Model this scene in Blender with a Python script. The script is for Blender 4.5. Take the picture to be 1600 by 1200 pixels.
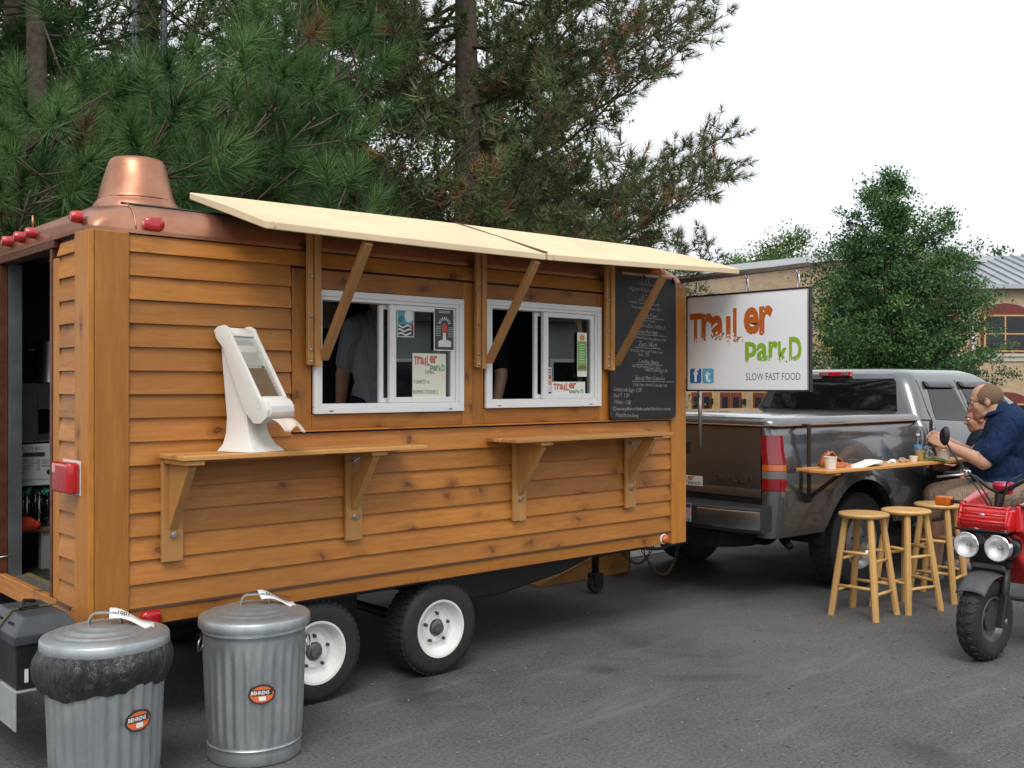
import bpy, bmesh, math, random
import numpy as np
from mathutils import Vector, Matrix, Euler

for o in list(bpy.data.objects):
    bpy.data.objects.remove(o)
random.seed(7)
rng = np.random.default_rng(11)
scene = bpy.context.scene
COL = scene.collection
R = math.radians

# ------------------------------------------------------------------ camera
cam_d = bpy.data.cameras.new('camera')
cam = bpy.data.objects.new('camera', cam_d)
COL.objects.link(cam)
cam.location = (-1.639, -4.641, 1.65)
cam.rotation_euler = (R(90.07), 0, R(-41.6))
cam_d.lens = 36.25
cam_d.sensor_width = 36
cam_d.clip_end = 2000
scene.camera = cam
scene.render.resolution_x, scene.render.resolution_y = 1024, 768

# ------------------------------------------------------------------ sky, sun, exposure
world = bpy.data.worlds.new('World')
scene.world = world
world.use_nodes = True
wn = world.node_tree.nodes
wl = world.node_tree.links
wn.clear()
w_out = wn.new('ShaderNodeOutputWorld')
w_bg = wn.new('ShaderNodeBackground')
w_sky = wn.new('ShaderNodeTexSky')
w_sky.sky_type = 'NISHITA'
w_sky.sun_disc = False
w_sky.sun_elevation = R(58)
w_sky.sun_rotation = R(200)
w_sky.air_density = 1.0
w_sky.dust_density = 6.0
w_hsv = wn.new('ShaderNodeHueSaturation')
w_hsv.inputs['Saturation'].default_value = 0.12
w_mix = wn.new('ShaderNodeMix')
w_mix.data_type = 'RGBA'
w_mix.inputs['Factor'].default_value = 0.72
w_mix.inputs['B'].default_value = (12.2, 12.6, 13.2, 1)     # even cloud deck
wl.new(w_sky.outputs[0], w_hsv.inputs['Color'])
wl.new(w_hsv.outputs[0], w_mix.inputs['A'])
wl.new(w_mix.outputs['Result'], w_bg.inputs['Color'])
w_bg.inputs['Strength'].default_value = 0.10
wl.new(w_bg.outputs[0], w_out.inputs['Surface'])

sun_d = bpy.data.lights.new('sun', 'SUN')
sun_d.energy = 1.5
sun_d.angle = R(28)
sun_d.color = (1.0, 0.96, 0.9)
sun = bpy.data.objects.new('sun', sun_d)
COL.objects.link(sun)
# light comes from behind the viewer's left shoulder, high up
sd = Vector((-0.55, -0.55, 1.0)).normalized()
sun.rotation_euler = sd.to_track_quat('Z', 'Y').to_euler()
w_sky.sun_elevation = math.asin(sd.z)
w_sky.sun_rotation = math.atan2(sd.x, sd.y)

vs = scene.view_settings
vs.view_transform = 'Standard'
vs.look = 'None'
vs.exposure = 0.12
vs.gamma = 1.0
vs.use_curve_mapping = False
scene.render.engine = 'CYCLES'
cy_ = scene.cycles
cy_.max_bounces = 8; cy_.diffuse_bounces = 3; cy_.glossy_bounces = 4; cy_.transmission_bounces = 5; cy_.transparent_max_bounces = 12
cy_.caustics_reflective = False; cy_.caustics_refractive = False

# ------------------------------------------------------------------ helpers
class MB:
    def __init__(self):
        self.v = []; self.f = []
    def add(self, vs_, fs):
        n = len(self.v)
        self.v += [tuple(p) for p in vs_]
        self.f += [tuple(i + n for i in q) for q in fs]
        return self
    def box(self, x0, x1, y0, y1, z0, z1):
        return self.add([(x0,y0,z0),(x1,y0,z0),(x1,y1,z0),(x0,y1,z0),(x0,y0,z1),(x1,y0,z1),(x1,y1,z1),(x0,y1,z1)],
                        [(0,3,2,1),(4,5,6,7),(0,1,5,4),(1,2,6,5),(2,3,7,6),(3,0,4,7)])
    def bar(self, p, q, w, t, up=(0,0,1)):
        p = Vector(p); q = Vector(q); d = (q-p).normalized(); up = Vector(up)
        s = d.cross(up)
        if s.length < 1e-4: s = d.cross(Vector((1,0,0)))
        s.normalize(); u = s.cross(d).normalized()
        vs_ = []
        for c in (p, q):
            for a, b in ((-1,-1),(1,-1),(1,1),(-1,1)):
                vs_.append(c + s*(a*w/2) + u*(b*t/2))
        return self.add(vs_, [(0,1,2,3),(7,6,5,4),(0,4,5,1),(1,5,6,2),(2,6,7,3),(3,7,4,0)])
    def prism(self, poly, axis, a, b):
        n = len(poly); vs_ = []
        for c in (a, b):
            for u, w in poly:
                vs_.append({'x': (c,u,w), 'y': (u,c,w), 'z': (u,w,c)}[axis])
        fs = [tuple(range(n))[::-1], tuple(range(n, 2*n))]
        for i in range(n):
            j = (i+1) % n
            fs.append((i, j, n+j, n+i))
        return self.add(vs_, fs)
    def rings(self, rs, close=True, cap0=True, cap1=True):
        n = len(rs[0]); base = len(self.v)
        for r_ in rs: self.v += [tuple(p) for p in r_]
        for k in range(len(rs)-1):
            for i in range(n if close else n-1):
                j = (i+1) % n
                self.f.append((base+k*n+i, base+k*n+j, base+(k+1)*n+j, base+(k+1)*n+i))
        if cap0: self.f.append(tuple(base+i for i in range(n))[::-1])
        if cap1: self.f.append(tuple(base+(len(rs)-1)*n+i for i in range(n)))
        return self
    def lathe(self, prof, n=24, c=(0,0,0), axis='z', cap0=True, cap1=True, rfun=None):
        rs = []
        for k, (r_, h) in enumerate(prof):
            ring = []
            for i in range(n):
                a = 2*math.pi*i/n
                rr = r_*(rfun(a, k) if rfun else 1)
                x, y = rr*math.cos(a), rr*math.sin(a)
                p = {'z': (x,y,h), 'y': (y,h,x), 'x': (h,x,y)}[axis]
                ring.append((c[0]+p[0], c[1]+p[1], c[2]+p[2]))
            rs.append(ring)
        return self.rings(rs, True, cap0, cap1)
    def tube(self, path, r_, n=8, closed=False, caps=True):
        P = [Vector(p) for p in path]; m = len(P); rs = []
        rad = r_ if isinstance(r_, (list, tuple)) else [r_]*m
        prev = None
        for i in range(m):
            if closed: d = P[(i+1) % m] - P[i-1]
            else: d = P[min(i+1, m-1)] - P[max(i-1, 0)]
            d.normalize()
            if prev is None:
                u = d.orthogonal().normalized()
            else:
                u = (prev - d*prev.dot(d))
                u = u.normalized() if u.length > 1e-6 else d.orthogonal().normalized()
            prev = u
            w = d.cross(u)
            rs.append([P[i] + (u*math.cos(2*math.pi*k/n) + w*math.sin(2*math.pi*k/n))*rad[i] for k in range(n)])
        if closed: rs.append(rs[0]); return self.rings(rs, True, False, False)
        return self.rings(rs, True, caps, caps)
    def ball(self, c, rx, ry=None, rz=None, n=16, m=10, rot=None):
        ry = ry or rx; rz = rz or rx
        rs = []
        for k in range(1, m):
            a = math.pi*k/m - math.pi/2
            ring = []
            for i in range(n):
                b = 2*math.pi*i/n
                p = Vector((rx*math.cos(a)*math.cos(b), ry*math.cos(a)*math.sin(b), rz*math.sin(a)))
                if rot is not None: p = rot @ p
                ring.append(Vector(c)+p)
            rs.append(ring)
        return self.rings(rs)
    def capsule(self, p, r0, q, r1, n=14):
        p = Vector(p); q = Vector(q); d = q-p; L = d.length
        path = []; rad = []
        dn = d.normalized()
        for k in range(5):
            a = math.pi/2*(1-k/4.0)
            path.append(p - dn*r0*math.sin(a)*.999); rad.append(max(r0*math.cos(a), r0*.05))
        for k in range(1, 4):
            path.append(p + d*k/4); rad.append(r0+(r1-r0)*k/4)
        for k in range(5):
            a = math.pi/2*(k/4.0)
            path.append(q + dn*r1*math.sin(a)*.999); rad.append(max(r1*math.cos(a), r1*.05))
        return self.tube(path, rad, n)
    def mesh(self, name, mat=None, smooth=None, bevel=0, seg=1):
        me = bpy.data.meshes.new(name)
        me.from_pydata(self.v, [], self.f)
        bm = bmesh.new(); bm.from_mesh(me)
        bmesh.ops.recalc_face_normals(bm, faces=bm.faces)
        if bevel:
            es = [e for e in bm.edges if len(e.link_faces) == 2 and e.calc_face_angle(0) > R(25)]
            bmesh.ops.bevel(bm, geom=es, offset=bevel, segments=seg, affect='EDGES', profile=.6, clamp_overlap=True)
        bm.to_mesh(me); bm.free()
        if smooth is not None:
            me.polygons.foreach_set('use_smooth', [True]*len(me.polygons))
            if smooth > 0: me.set_sharp_from_angle(angle=R(smooth))
        if mat: me.materials.append(mat)
        return me
    def build(self, name, mat, parent=None, smooth=None, bevel=0, seg=1, loc=None, rot=None):
        return link(name, self.mesh(name, mat, smooth, bevel, seg), parent, loc, rot)

def link(name, me, parent=None, loc=None, rot=None):
    o = bpy.data.objects.new(name, me)
    COL.objects.link(o)
    if parent: o.parent = parent
    if loc is not None: o.location = loc
    if rot is not None: o.rotation_euler = rot
    return o

def tag(o, label=None, cat=None, group=None, kind=None):
    if label: o['label'] = label
    if cat: o['category'] = cat
    if group: o['group'] = group
    if kind: o['kind'] = kind
    return o

def thing(name, label, cat, loc=(0,0,0), rz=0, group=None):
    o = link(name, None, None, loc, (0,0,rz))
    return tag(o, label, cat, group)

def copy_tree(o, parent=None):
    c = o.copy(); COL.objects.link(c)
    if parent is not None: c.parent = parent
    for ch in o.children: copy_tree(ch, c)
    return c

def text(body, size, mat, parent, mtx, name='lettering', align='LEFT', offset=0.0, shear=0.0, sx=1.0, space=1.0, extrude=0.0, word=1.0):
    cu = bpy.data.curves.new(name, 'FONT')
    cu.body = body; cu.size = size; cu.align_x = align; cu.offset = offset*size; cu.shear = shear
    cu.space_character = space; cu.extrude = extrude; cu.resolution_u = 3; cu.space_word = word
    t = bpy.data.objects.new(name, cu)
    COL.objects.link(t)
    me = bpy.data.meshes.new_from_object(t)
    bpy.data.objects.remove(t)
    bpy.data.curves.remove(cu)
    me.transform(mtx @ Matrix.Diagonal((sx,1,1,1)))
    me.materials.clear(); me.materials.append(mat)
    me.name = name
    return link(name, me, parent)

def frame(o, right, up):
    """matrix whose x runs along right and y along up, at o"""
    x = Vector(right).normalized(); y = Vector(up).normalized(); z = x.cross(y)
    m = Matrix((x, y, z)).transposed().to_4x4()
    m.translation = Vector(o)
    return m


# ------------------------------------------------------------------ materials
MATS = {}
class NT:
    def __init__(self, name):
        self.m = bpy.data.materials.new(name); self.m.use_nodes = True
        self.n = self.m.node_tree.nodes; self.l = self.m.node_tree.links
        self.p = self.n['Principled BSDF']; self.out = self.n['Material Output']
    def node(self, t, **k):
        x = self.n.new(t)
        for a, b in k.items():
            if a.startswith('i_'):
                x.inputs[a[2:].replace('_', ' ')].default_value = b
            else: setattr(x, a, b)
        return x
    def lk(self, a, b): self.l.new(a, b); return self
    def coords(self, kind='Object', scale=(1,1,1), rnd=0.0, rot=(0,0,0)):
        tc = self.node('ShaderNodeTexCoord')
        mp = self.node('ShaderNodeMapping')
        mp.inputs['Scale'].default_value = scale
        mp.inputs['Rotation'].default_value = rot
        src = tc.outputs[kind]
        if rnd:
            oi = self.node('ShaderNodeObjectInfo')
            mu = self.node('ShaderNodeMath', operation='MULTIPLY'); mu.inputs[1].default_value = rnd
            self.lk(oi.outputs['Random'], mu.inputs[0])
            ad = self.node('ShaderNodeVectorMath', operation='ADD')
            self.lk(src, ad.inputs[0]); self.lk(mu.outputs[0], ad.inputs[1])
            src = ad.outputs[0]
        self.lk(src, mp.inputs['Vector'])
        return mp.outputs[0]
    def noise(self, vec, scale, detail=4, rough=.55, dist=0):
        x = self.node('ShaderNodeTexNoise')
        x.inputs['Scale'].default_value = scale; x.inputs['Detail'].default_value = detail
        x.inputs['Roughness'].default_value = rough; x.inputs['Distortion'].default_value = dist
        if vec is not None: self.lk(vec, x.inputs['Vector'])
        return x.outputs[0]
    def ramp(self, fac, stops):
        x = self.node('ShaderNodeValToRGB'); e = x.color_ramp.elements
        while len(e) > 1: e.remove(e[-1])
        for i, (p, c) in enumerate(stops):
            if i == 0: el = e[0]; el.position = p
            else: el = e.new(p)
            el.color = (c[0], c[1], c[2], 1) if isinstance(c, (tuple, list)) else (c, c, c, 1)
        self.lk(fac, x.inputs[0])
        return x.outputs[0]
    def mix(self, fac, a, b, mode='MIX'):
        x = self.node('ShaderNodeMix', data_type='RGBA', blend_type=mode)
        for s, v in (('Factor', fac), ('A', a), ('B', b)):
            if hasattr(v, 'default_value') or hasattr(v, 'is_linked'): self.lk(v, x.inputs[s])
            elif s == 'Factor': x.inputs[s].default_value = v
            else: x.inputs[s].default_value = (*v, 1) if len(v) == 3 else v
        return x.outputs['Result']
    def math(self, op, a, b=0.0):
        x = self.node('ShaderNodeMath', operation=op)
        for i, v in enumerate((a, b)):
            if hasattr(v, 'is_linked'): self.lk(v, x.inputs[i])
            else: x.inputs[i].default_value = v
        return x.outputs[0]
    def bump(self, h, strength=.3, dist=.01):
        x = self.node('ShaderNodeBump'); x.inputs['Strength'].default_value = strength; x.inputs['Distance'].default_value = dist
        self.lk(h, x.inputs['Height']); self.lk(x.outputs[0], self.p.inputs['Normal'])

def mat(name, col, rough=.5, metal=0.0, var=0.0, vscale=20, bump=0.0, spec=.5, emit=None, trans=0.0, coat=0.0, rvar=0.0):
    if name in MATS: return MATS[name]
    t = NT(name); p = t.p
    p.inputs['Base Color'].default_value = (*col, 1)
    p.inputs['Roughness'].default_value = rough; p.inputs['Metallic'].default_value = metal
    p.inputs['Specular IOR Level'].default_value = spec
    p.inputs['Coat Weight'].default_value = coat; p.inputs['Coat Roughness'].default_value = .04
    p.inputs['Transmission Weight'].default_value = trans
    if var or bump or rvar:
        n = t.noise(t.coords('Object', rnd=7), vscale, 5, .6)
        if var:
            c0 = tuple(max(0, c*(1-var)) for c in col); c1 = tuple(min(1, c*(1+var)) for c in col)
            t.lk(t.ramp(n, [(.3, c0), (.7, c1)]), p.inputs['Base Color'])
        if rvar: t.lk(t.ramp(n, [(.3, max(0, rough-rvar)), (.7, min(1, rough+rvar))]), p.inputs['Roughness'])
        if bump: t.bump(n, bump, .004)
    MATS[name] = t.m
    return t.m

def wood(name, light, dark, axis='x', rough=.42, knots=True, spec=.4, gscale=1.0):
    t = NT(name)
    sc = {'x': (1.2, 14, 14), 'z': (14, 14, 1.2), 'y': (14, 1.2, 14)}[axis]
    v = t.coords('Object', tuple(s*gscale for s in sc), rnd=31.0)
    g1 = t.noise(v, 2.2, 6, .65, .4)
    g2 = t.noise(v, 9.0, 3, .6, .2)
    f = t.math('ADD', t.math('MULTIPLY', g1, .7), t.math('MULTIPLY', g2, .3))
    c = t.ramp(f, [(.30, dark), (.5, tuple((a+b)/2 for a, b in zip(light, dark))), (.68, light)])
    # broad tone differences along and between boards
    v2 = t.coords('Object', {'x': (.7, 3, 3), 'z': (3, 3, .7), 'y': (3, .7, 3)}[axis], rnd=53.0)
    b = t.noise(v2, 1.5, 3, .5)
    c = t.mix(t.ramp(b, [(.35, .0), (.7, .55)]), c, tuple(x*.62 for x in light), 'MIX')
    oi = t.node('ShaderNodeObjectInfo')
    hs = t.node('ShaderNodeHueSaturation')
    t.lk(t.math('ADD', t.math('MULTIPLY', oi.outputs['Random'], .42), .78), hs.inputs['Value'])
    t.lk(c, hs.inputs['Color'])
    c = hs.outputs[0]
    # water stains and grey wash
    st = t.noise(t.coords('Object', {'x': (1.5, 6, 6), 'z': (6, 6, 1.5), 'y': (6, 1.5, 6)}[axis], rnd=71.0), 3.0, 6, .7, 1.0)
    c = t.mix(t.ramp(st, [(.55, .0), (.72, .28)]), c, tuple(x*.55 for x in dark))
    if knots:
        tc = t.node('ShaderNodeTexCoord'); oi2 = t.node('ShaderNodeObjectInfo')
        sx = t.node('ShaderNodeSeparateXYZ'); t.lk(tc.outputs['Object'], sx.inputs[0])
        cb_ = t.node('ShaderNodeCombineXYZ')
        h_ = t.math('ADD', sx.outputs[0], sx.outputs[1])
        nn = t.noise(tc.outputs['Object'], 14, 2)
        nn = t.math('MULTIPLY', nn, .35)
        off = t.math('MULTIPLY', oi2.outputs['Random'], 37.0)
        ku, kv = (3.6, 5.2) if axis != 'z' else (5.2, 3.6)
        t.lk(t.math('ADD', t.math('ADD', t.math('MULTIPLY', h_, ku), off), nn), cb_.inputs[0])
        t.lk(t.math('ADD', t.math('MULTIPLY', sx.outputs[2], kv), nn), cb_.inputs[1])
        vo = t.node('ShaderNodeTexVoronoi', voronoi_dimensions='2D'); vo.inputs['Scale'].default_value = 1.0
        t.lk(cb_.outputs[0], vo.inputs['Vector'])
        k = t.ramp(vo.outputs['Distance'], [(.02, .60), (.045, .98), (.075, .55), (.13, .32), (.30, 0.0)])
        sep = t.node('ShaderNodeSeparateColor'); t.lk(vo.outputs['Color'], sep.inputs[0])
        on = t.ramp(sep.outputs[0], [(.55, 0.0), (.75, 1.0)])
        c = t.mix(t.math('MULTIPLY', k, on), c, (dark[0]*.30, dark[1]*.26, dark[2]*.5))
    t.lk(c, t.p.inputs['Base Color'])
    t.lk(t.ramp(g1, [(.3, rough+.12), (.7, rough-.06)]), t.p.inputs['Roughness'])
    t.p.inputs['Specular IOR Level'].default_value = spec
    t.bump(f, .22, .003)
    MATS[name] = t.m
    return t.m

CL, CD = (.525, .214, .040), (.325, .111, .019)
W_X = wood('stained_cedar_lengthwise', CL, CD, 'x')
W_Y = wood('stained_cedar_crosswise', CL, CD, 'y')
W_Z = wood('stained_cedar_upright', (.53, .220, .040), (.345, .121, .020), 'z')
W_SX = wood('pale_shelf_pine_lengthwise', (.60, .31, .105), (.44, .20, .058), 'x', knots=False)
W_SZ = wood('pale_shelf_pine_upright', (.60, .31, .105), (.44, .20, .058), 'z', knots=False)
W_SY = wood('pale_shelf_pine_crosswise', (.60, .31, .105), (.44, .20, .058), 'y', knots=False)
W_OLD = wood('weathered_prop_pine', (.46, .24, .09), (.30, .14, .05), 'z', rough=.6, knots=False)
W_STOOL = wood('varnished_beech', (.70, .44, .17), (.56, .31, .10), 'z', rough=.33, knots=False)
W_PLANK = wood('varnished_plank', (.72, .36, .11), (.55, .24, .06), 'x', rough=.35, knots=False)
W_PLY = wood('plywood_sheet', (.50, .24, .07), (.34, .14, .035), 'x', rough=.6, knots=True)

def copper_mat():
    t = NT('brushed_copper_skin')
    v = t.coords('Object', (1, 1, 1))
    n = t.noise(v, 3.5, 5, .6, .5); n2 = t.noise(v, 40, 3)
    t.lk(t.ramp(n, [(.25, (.30, .135, .085)), (.5, (.45, .215, .135)), (.8, (.58, .30, .20))]), t.p.inputs['Base Color'])
    t.lk(t.ramp(n, [(.2, .46), (.8, .30)]), t.p.inputs['Roughness'])
    t.p.inputs['Metallic'].default_value = .92
    t.bump(n, .12, .012)
    MATS['copper'] = t.m; return t.m
COPPER = copper_mat()
BROWNM = mat('dark_copper_trim', (.17, .062, .034), .45, .6, .3, 15)
STEEL = mat('stainless_steel', (.52, .53, .54), .28, 1.0, .15, 6)
GALV_IN = mat('galvanised_sheet', (.30, .33, .34), .42, .9, .25, 5)
WHITE_V = mat('white_vinyl', (.78, .79, .79), .35, 0, .03, 8)
WHITE_P = mat('white_paint', (.75, .75, .73), .4, 0, .08, 14)
BLACK = mat('black_steel_paint', (.012, .012, .013), .55, 0, .3, 25)
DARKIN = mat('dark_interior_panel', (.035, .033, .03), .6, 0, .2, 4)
RUBBER = mat('tyre_rubber', (.018, .018, .019), .72, 0, .25, 30, .15)
CHROME = mat('chrome', (.75, .75, .76), .08, 1.0)
ZINC = mat('zinc_bolt', (.42, .42, .42), .35, 1.0)
RED_L = mat('red_lamp_lens', (.62, .012, .02), .16, 0, 0, 1, 0, .6, None, .25, .6)
RED_D = mat('deep_red_lens', (.30, .006, .012), .14, 0, 0, 1, 0, .6, None, .1, .8)
AMBER = mat('amber_lens', (.72, .15, .012), .16, 0, 0, 1, 0, .6, None, .2, .6)
CLEARL = mat('clear_lamp_lens', (.24, .22, .21), .12, .2, .1, 60, 0, .6, None, .2, .8)
CANVAS = mat('cream_canvas', (.73, .58, .37), .75, 0, .08, 3, .10)
RUST = mat('rusty_chain', (.10, .06, .045), .6, .7, .5, 60)
PAPER = mat('paper_white', (.80, .80, .77), .8)
KRAFT = mat('brown_napkins', (.42, .30, .20), .85, 0, .08, 40)
def glass_mat(name, tint=(.75,.80,.78), refl=.12, rough=.0, dark=None):
    t = NT(name)
    t.n.remove(t.p)
    tr = t.node('ShaderNodeBsdfTransparent'); tr.inputs[0].default_value = (*tint, 1)
    gl = t.node('ShaderNodeBsdfGlossy'); gl.inputs['Roughness'].default_value = rough; gl.inputs[0].default_value = (.92,.95,.95,1)
    lw_ = t.node('ShaderNodeLayerWeight'); lw_.inputs[0].default_value = .5
    fac = t.math('ADD', t.math('MULTIPLY', t.math('POWER', lw_.outputs['Facing'], 5.0), .9), refl+.03)
    mx = t.node('ShaderNodeMixShader')
    t.lk(fac, mx.inputs[0]); t.lk(tr.outputs[0], mx.inputs[1]); t.lk(gl.outputs[0], mx.inputs[2])
    t.lk(mx.outputs[0], t.out.inputs[0])
    return t.m
GLASS = glass_mat('window_glass', (.66,.72,.70), .20)
GLASS_C = glass_mat('clear_plastic', (.92,.92,.91), .05, .06)
GLASS_T = glass_mat('tinted_glass', (.035,.04,.038), .03)

# ------------------------------------------------------------------ ground
def asphalt():
    t = NT('worn_asphalt')
    v = t.coords('Object')
    big = t.noise(v, .35, 5, .6, .4); mid = t.noise(v, 2.2, 6, .65, .3); fine = t.noise(v, 55, 5, .75)
    c = t.ramp(big, [(.3, (.056,.056,.058)), (.7, (.115,.115,.116))])
    c = t.mix(t.ramp(mid, [(.42, .0), (.75, .55)]), c, (.135,.133,.130))
    c = t.mix(t.ramp(fine, [(.42, .0), (.74, .6)]), c, (.19,.19,.187), 'MIX')
    c = t.mix(t.ramp(fine, [(.25, .7), (.5, .0)]), c, (.02,.02,.021), 'MIX')
    vo = t.node('ShaderNodeTexVoronoi'); vo.inputs['Scale'].default_value = 26
    t.lk(v, vo.inputs['Vector'])
    sp = t.ramp(vo.outputs['Distance'], [(.03, 1.0), (.09, 0.0)])
    sep = t.node('ShaderNodeSeparateColor'); t.lk(vo.outputs['Color'], sep.inputs[0])
    on = t.ramp(sep.outputs[0], [(.62, 0.0), (.68, 1.0)])
    c = t.mix(t.math('MULTIPLY', t.math('MULTIPLY', sp, on), .75), c, (.36,.35,.33))
    # scuffed streaks
    vs2 = t.coords('Object', (.5, 3.0, 1), 0, (0,0,R(28)))
    st = t.noise(vs2, 1.6, 6, .7, .6)
    c = t.mix(t.ramp(st, [(.54, .0), (.72, .5)]), c, (.19,.186,.178))
    oil = t.noise(t.coords('Object', (1,1,1)), .9, 3, .5, .8)
    c = t.mix(t.ramp(oil, [(.62, .0), (.74, .6)]), c, (.028,.028,.03))
    t.lk(c, t.p.inputs['Base Color'])
    t.lk(t.ramp(mid, [(.3, .62), (.7, .88)]), t.p.inputs['Roughness'])
    t.p.inputs['Specular IOR Level'].default_value = .35
    h = t.math('ADD', fine, t.math('MULTIPLY', mid, 1.5))
    t.bump(h, .5, .006)
    return t.m
def ground_z(x, y):
    d = max(0.0, ((x+1.6)**2 + (y+4.6)**2)**.5 - 16) if (x*.664+y*.748) > 0 else 0
    return -0.95*min(1.0, d/18.0)**1.3
def make_ground():
    xs = [-400,-150,-60,-30,-15] + [i*1.5 for i in range(-8, 34)] + [55,65,90,160,400]
    V = []; Fc = []
    for y in xs:
        for x in xs:
            V.append((x, y, ground_z(x, y)))
    n = len(xs)
    for j in range(n-1):
        for i in range(n-1):
            Fc.append((j*n+i, j*n+i+1, (j+1)*n+i+1, (j+1)*n+i))
    g = MB().add(V, Fc).build('ground', asphalt(), None, 0)
    tag(g, 'dark worn asphalt of the parking lot', None, None, 'structure')
    cm = mat('pale_concrete', (.34,.325,.29), .85, 0, .18, 1.6, .2)
    m = MB()
    ys = [1.95+i*.9 for i in range(12)]; xx = [5.1+i*1.5 for i in range(12)]
    m.rings([[(x, y+(.0 if j else (x-5.1)*.02), ground_z(x, y)+.006) for x in xx] for j, y in enumerate(ys)], close=False, cap0=False, cap1=False)
    p = m.build('pavement', cm, None)
    tag(p, 'pale concrete pavement beyond the trailer and pickup', None, None, 'structure')
    # a crack filled with grit, running to the right foreground
    cr = MB(); pts = []
    x, y = 1.98, -2.72
    for i in range(26):
        pts.append((x + i*.052, y - i*.028 + rng.normal(0,.006), .004 + .001))
    w = [.006 + abs(rng.normal(0,.005)) for _ in pts]
    cr.rings([[(p[0]-.4*a, p[1]-a, p[2]), (p[0]+.4*a, p[1]+a, p[2])] for p, a in zip(pts, w)], close=False, cap0=False, cap1=False)
    tag(cr.build('asphalt_crack', mat('crack_dark', (.012,.012,.012), .9), None), 'thin dark crack across the asphalt at lower right', None, None, 'structure')
    # loose grit
    gm = MB()
    for _ in range(520):
        t_ = rng.uniform(2.6, 8.5); u = rng.uniform(-.5, .5)
        x = -1.639 + t_*(.664+u*.748); y = -4.641 + t_*(.748-u*.664)
        if y > 1: continue
        s = rng.uniform(.0025, .007)
        a = rng.uniform(0, 6.28)
        pts = [(x+s*math.cos(a+k*2.09)*rng.uniform(.6,1.3), y+s*math.sin(a+k*2.09)*rng.uniform(.6,1.3), .001) for k in range(3)]
        top = (x, y, s*.8)
        gm.add(pts+[top], [(0,1,3),(1,2,3),(2,0,3)])
    nl = MB()
    for _ in range(420):
        t_ = rng.uniform(2.6, 9.0); u = rng.uniform(-.5, .5)
        x = -1.639 + t_*(.664+u*.748); y = -4.641 + t_*(.748-u*.664)
        if y > .9: continue
        a = rng.uniform(0, 6.28); L_ = rng.uniform(.012, .05); w_ = rng.uniform(.0015, .009)
        c_, s_ = math.cos(a), math.sin(a)
        nl.add([(x-c_*L_/2,y-s_*L_/2,.003),(x+s_*w_,y-c_*w_,.005),(x+c_*L_/2,y+s_*L_/2,.003),(x-s_*w_,y+c_*w_,.004)], [(0,1,2),(0,2,3)])
    tag(nl.build('fallen_needles', mat('dry_needle_litter', (.16,.10,.05), .9, 0, .5, 2), None), 'dry needles and leaf scraps strewn on the asphalt', None, None, 'stuff')
    tag(gm.build('loose_grit', mat('pale_grit', (.30,.28,.25), .9, 0, .4, 3), None), 'pale grit scattered over the asphalt', None, None, 'stuff')
make_ground()

# ------------------------------------------------------------------ food trailer
TW = 1.92; TL = 4.09
trailer = thing('food_trailer', 'wood sided food trailer with copper roof and open cream awnings', 'trailer')
T = trailer

def wall_boxes(m, x0, x1, z0, z1, y0, y1, holes):
    """solid wall x0..x1, z0..z1 with rectangular holes, built from butted boxes"""
    xs = sorted({x0, x1, *[h[0] for h in holes], *[h[1] for h in holes]})
    for a, b in zip(xs[:-1], xs[1:]):
        hs = sorted([(h[2], h[3]) for h in holes if h[0] <= a+1e-6 and h[1] >= b-1e-6])
        z = z0
        for h0, h1 in hs:
            if h0 > z: m.box(a, b, y0, y1, z, h0)
            z = h1
        if z < z1: m.box(a, b, y0, y1, z, z1)

WIN = [(1.098, 2.080, 1.502, 2.142), (2.247, 3.221, 1.515, 2.155)]
holes = [(a+.045, b-.045, c+.045, d-.045) for a, b, c, d in WIN]
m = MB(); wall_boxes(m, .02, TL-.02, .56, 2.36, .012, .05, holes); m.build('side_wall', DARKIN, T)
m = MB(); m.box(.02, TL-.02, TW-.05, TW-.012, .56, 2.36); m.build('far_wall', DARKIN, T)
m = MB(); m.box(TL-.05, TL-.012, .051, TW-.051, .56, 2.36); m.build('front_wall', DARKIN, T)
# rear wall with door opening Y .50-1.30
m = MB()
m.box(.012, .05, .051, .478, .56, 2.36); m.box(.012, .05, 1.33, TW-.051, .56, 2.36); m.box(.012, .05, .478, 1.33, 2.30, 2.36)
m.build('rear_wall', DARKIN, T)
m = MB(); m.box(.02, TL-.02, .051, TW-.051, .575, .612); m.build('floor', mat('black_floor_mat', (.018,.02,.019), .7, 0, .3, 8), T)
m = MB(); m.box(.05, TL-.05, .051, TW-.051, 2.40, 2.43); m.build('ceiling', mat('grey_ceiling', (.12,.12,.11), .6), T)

def lap(z0, z1, a, b, axis='x', out=-1, pos=0.0):
    """one lapped board; bottom edge stands proud"""
    m = MB()
    prof = [(pos+out*.0225, z0), (pos+out*.0225, z0+.003), (pos+out*.005, z1+.012), (pos-out*.011, z1+.012), (pos-out*.011, z0)]
    m.prism(prof, axis, a, b)
    return m
pitch = .1077
rows = [2.255-pitch*k for k in range(15)] + [.640]
tops = [2.336] + rows[:-1]
for k, (z0, z1) in enumerate(zip(rows, tops)):
    zt = z1 - .002
    if k == 0:
        lap(z0, zt-.012, .156, 3.935).build('siding_board', W_X, T)
    elif z1 > 1.45:
        lap(z0, zt, .156, .978).build('siding_board', W_X, T)
    else:
        lap(z0, zt, .156, 3.935).build('siding_board', W_X, T)
# board with drip line and skirt
m = MB(); m.box(.156, 3.93, -.029, .0, .629, .640); m.build('drip_strip', mat('brown_drip_strip', (.10,.045,.03), .5), T)
m = MB(); m.box(.156, 3.935, -.022, .012, .556, .629); m.build('skirt_board', W_X, T, None, .003)
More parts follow.
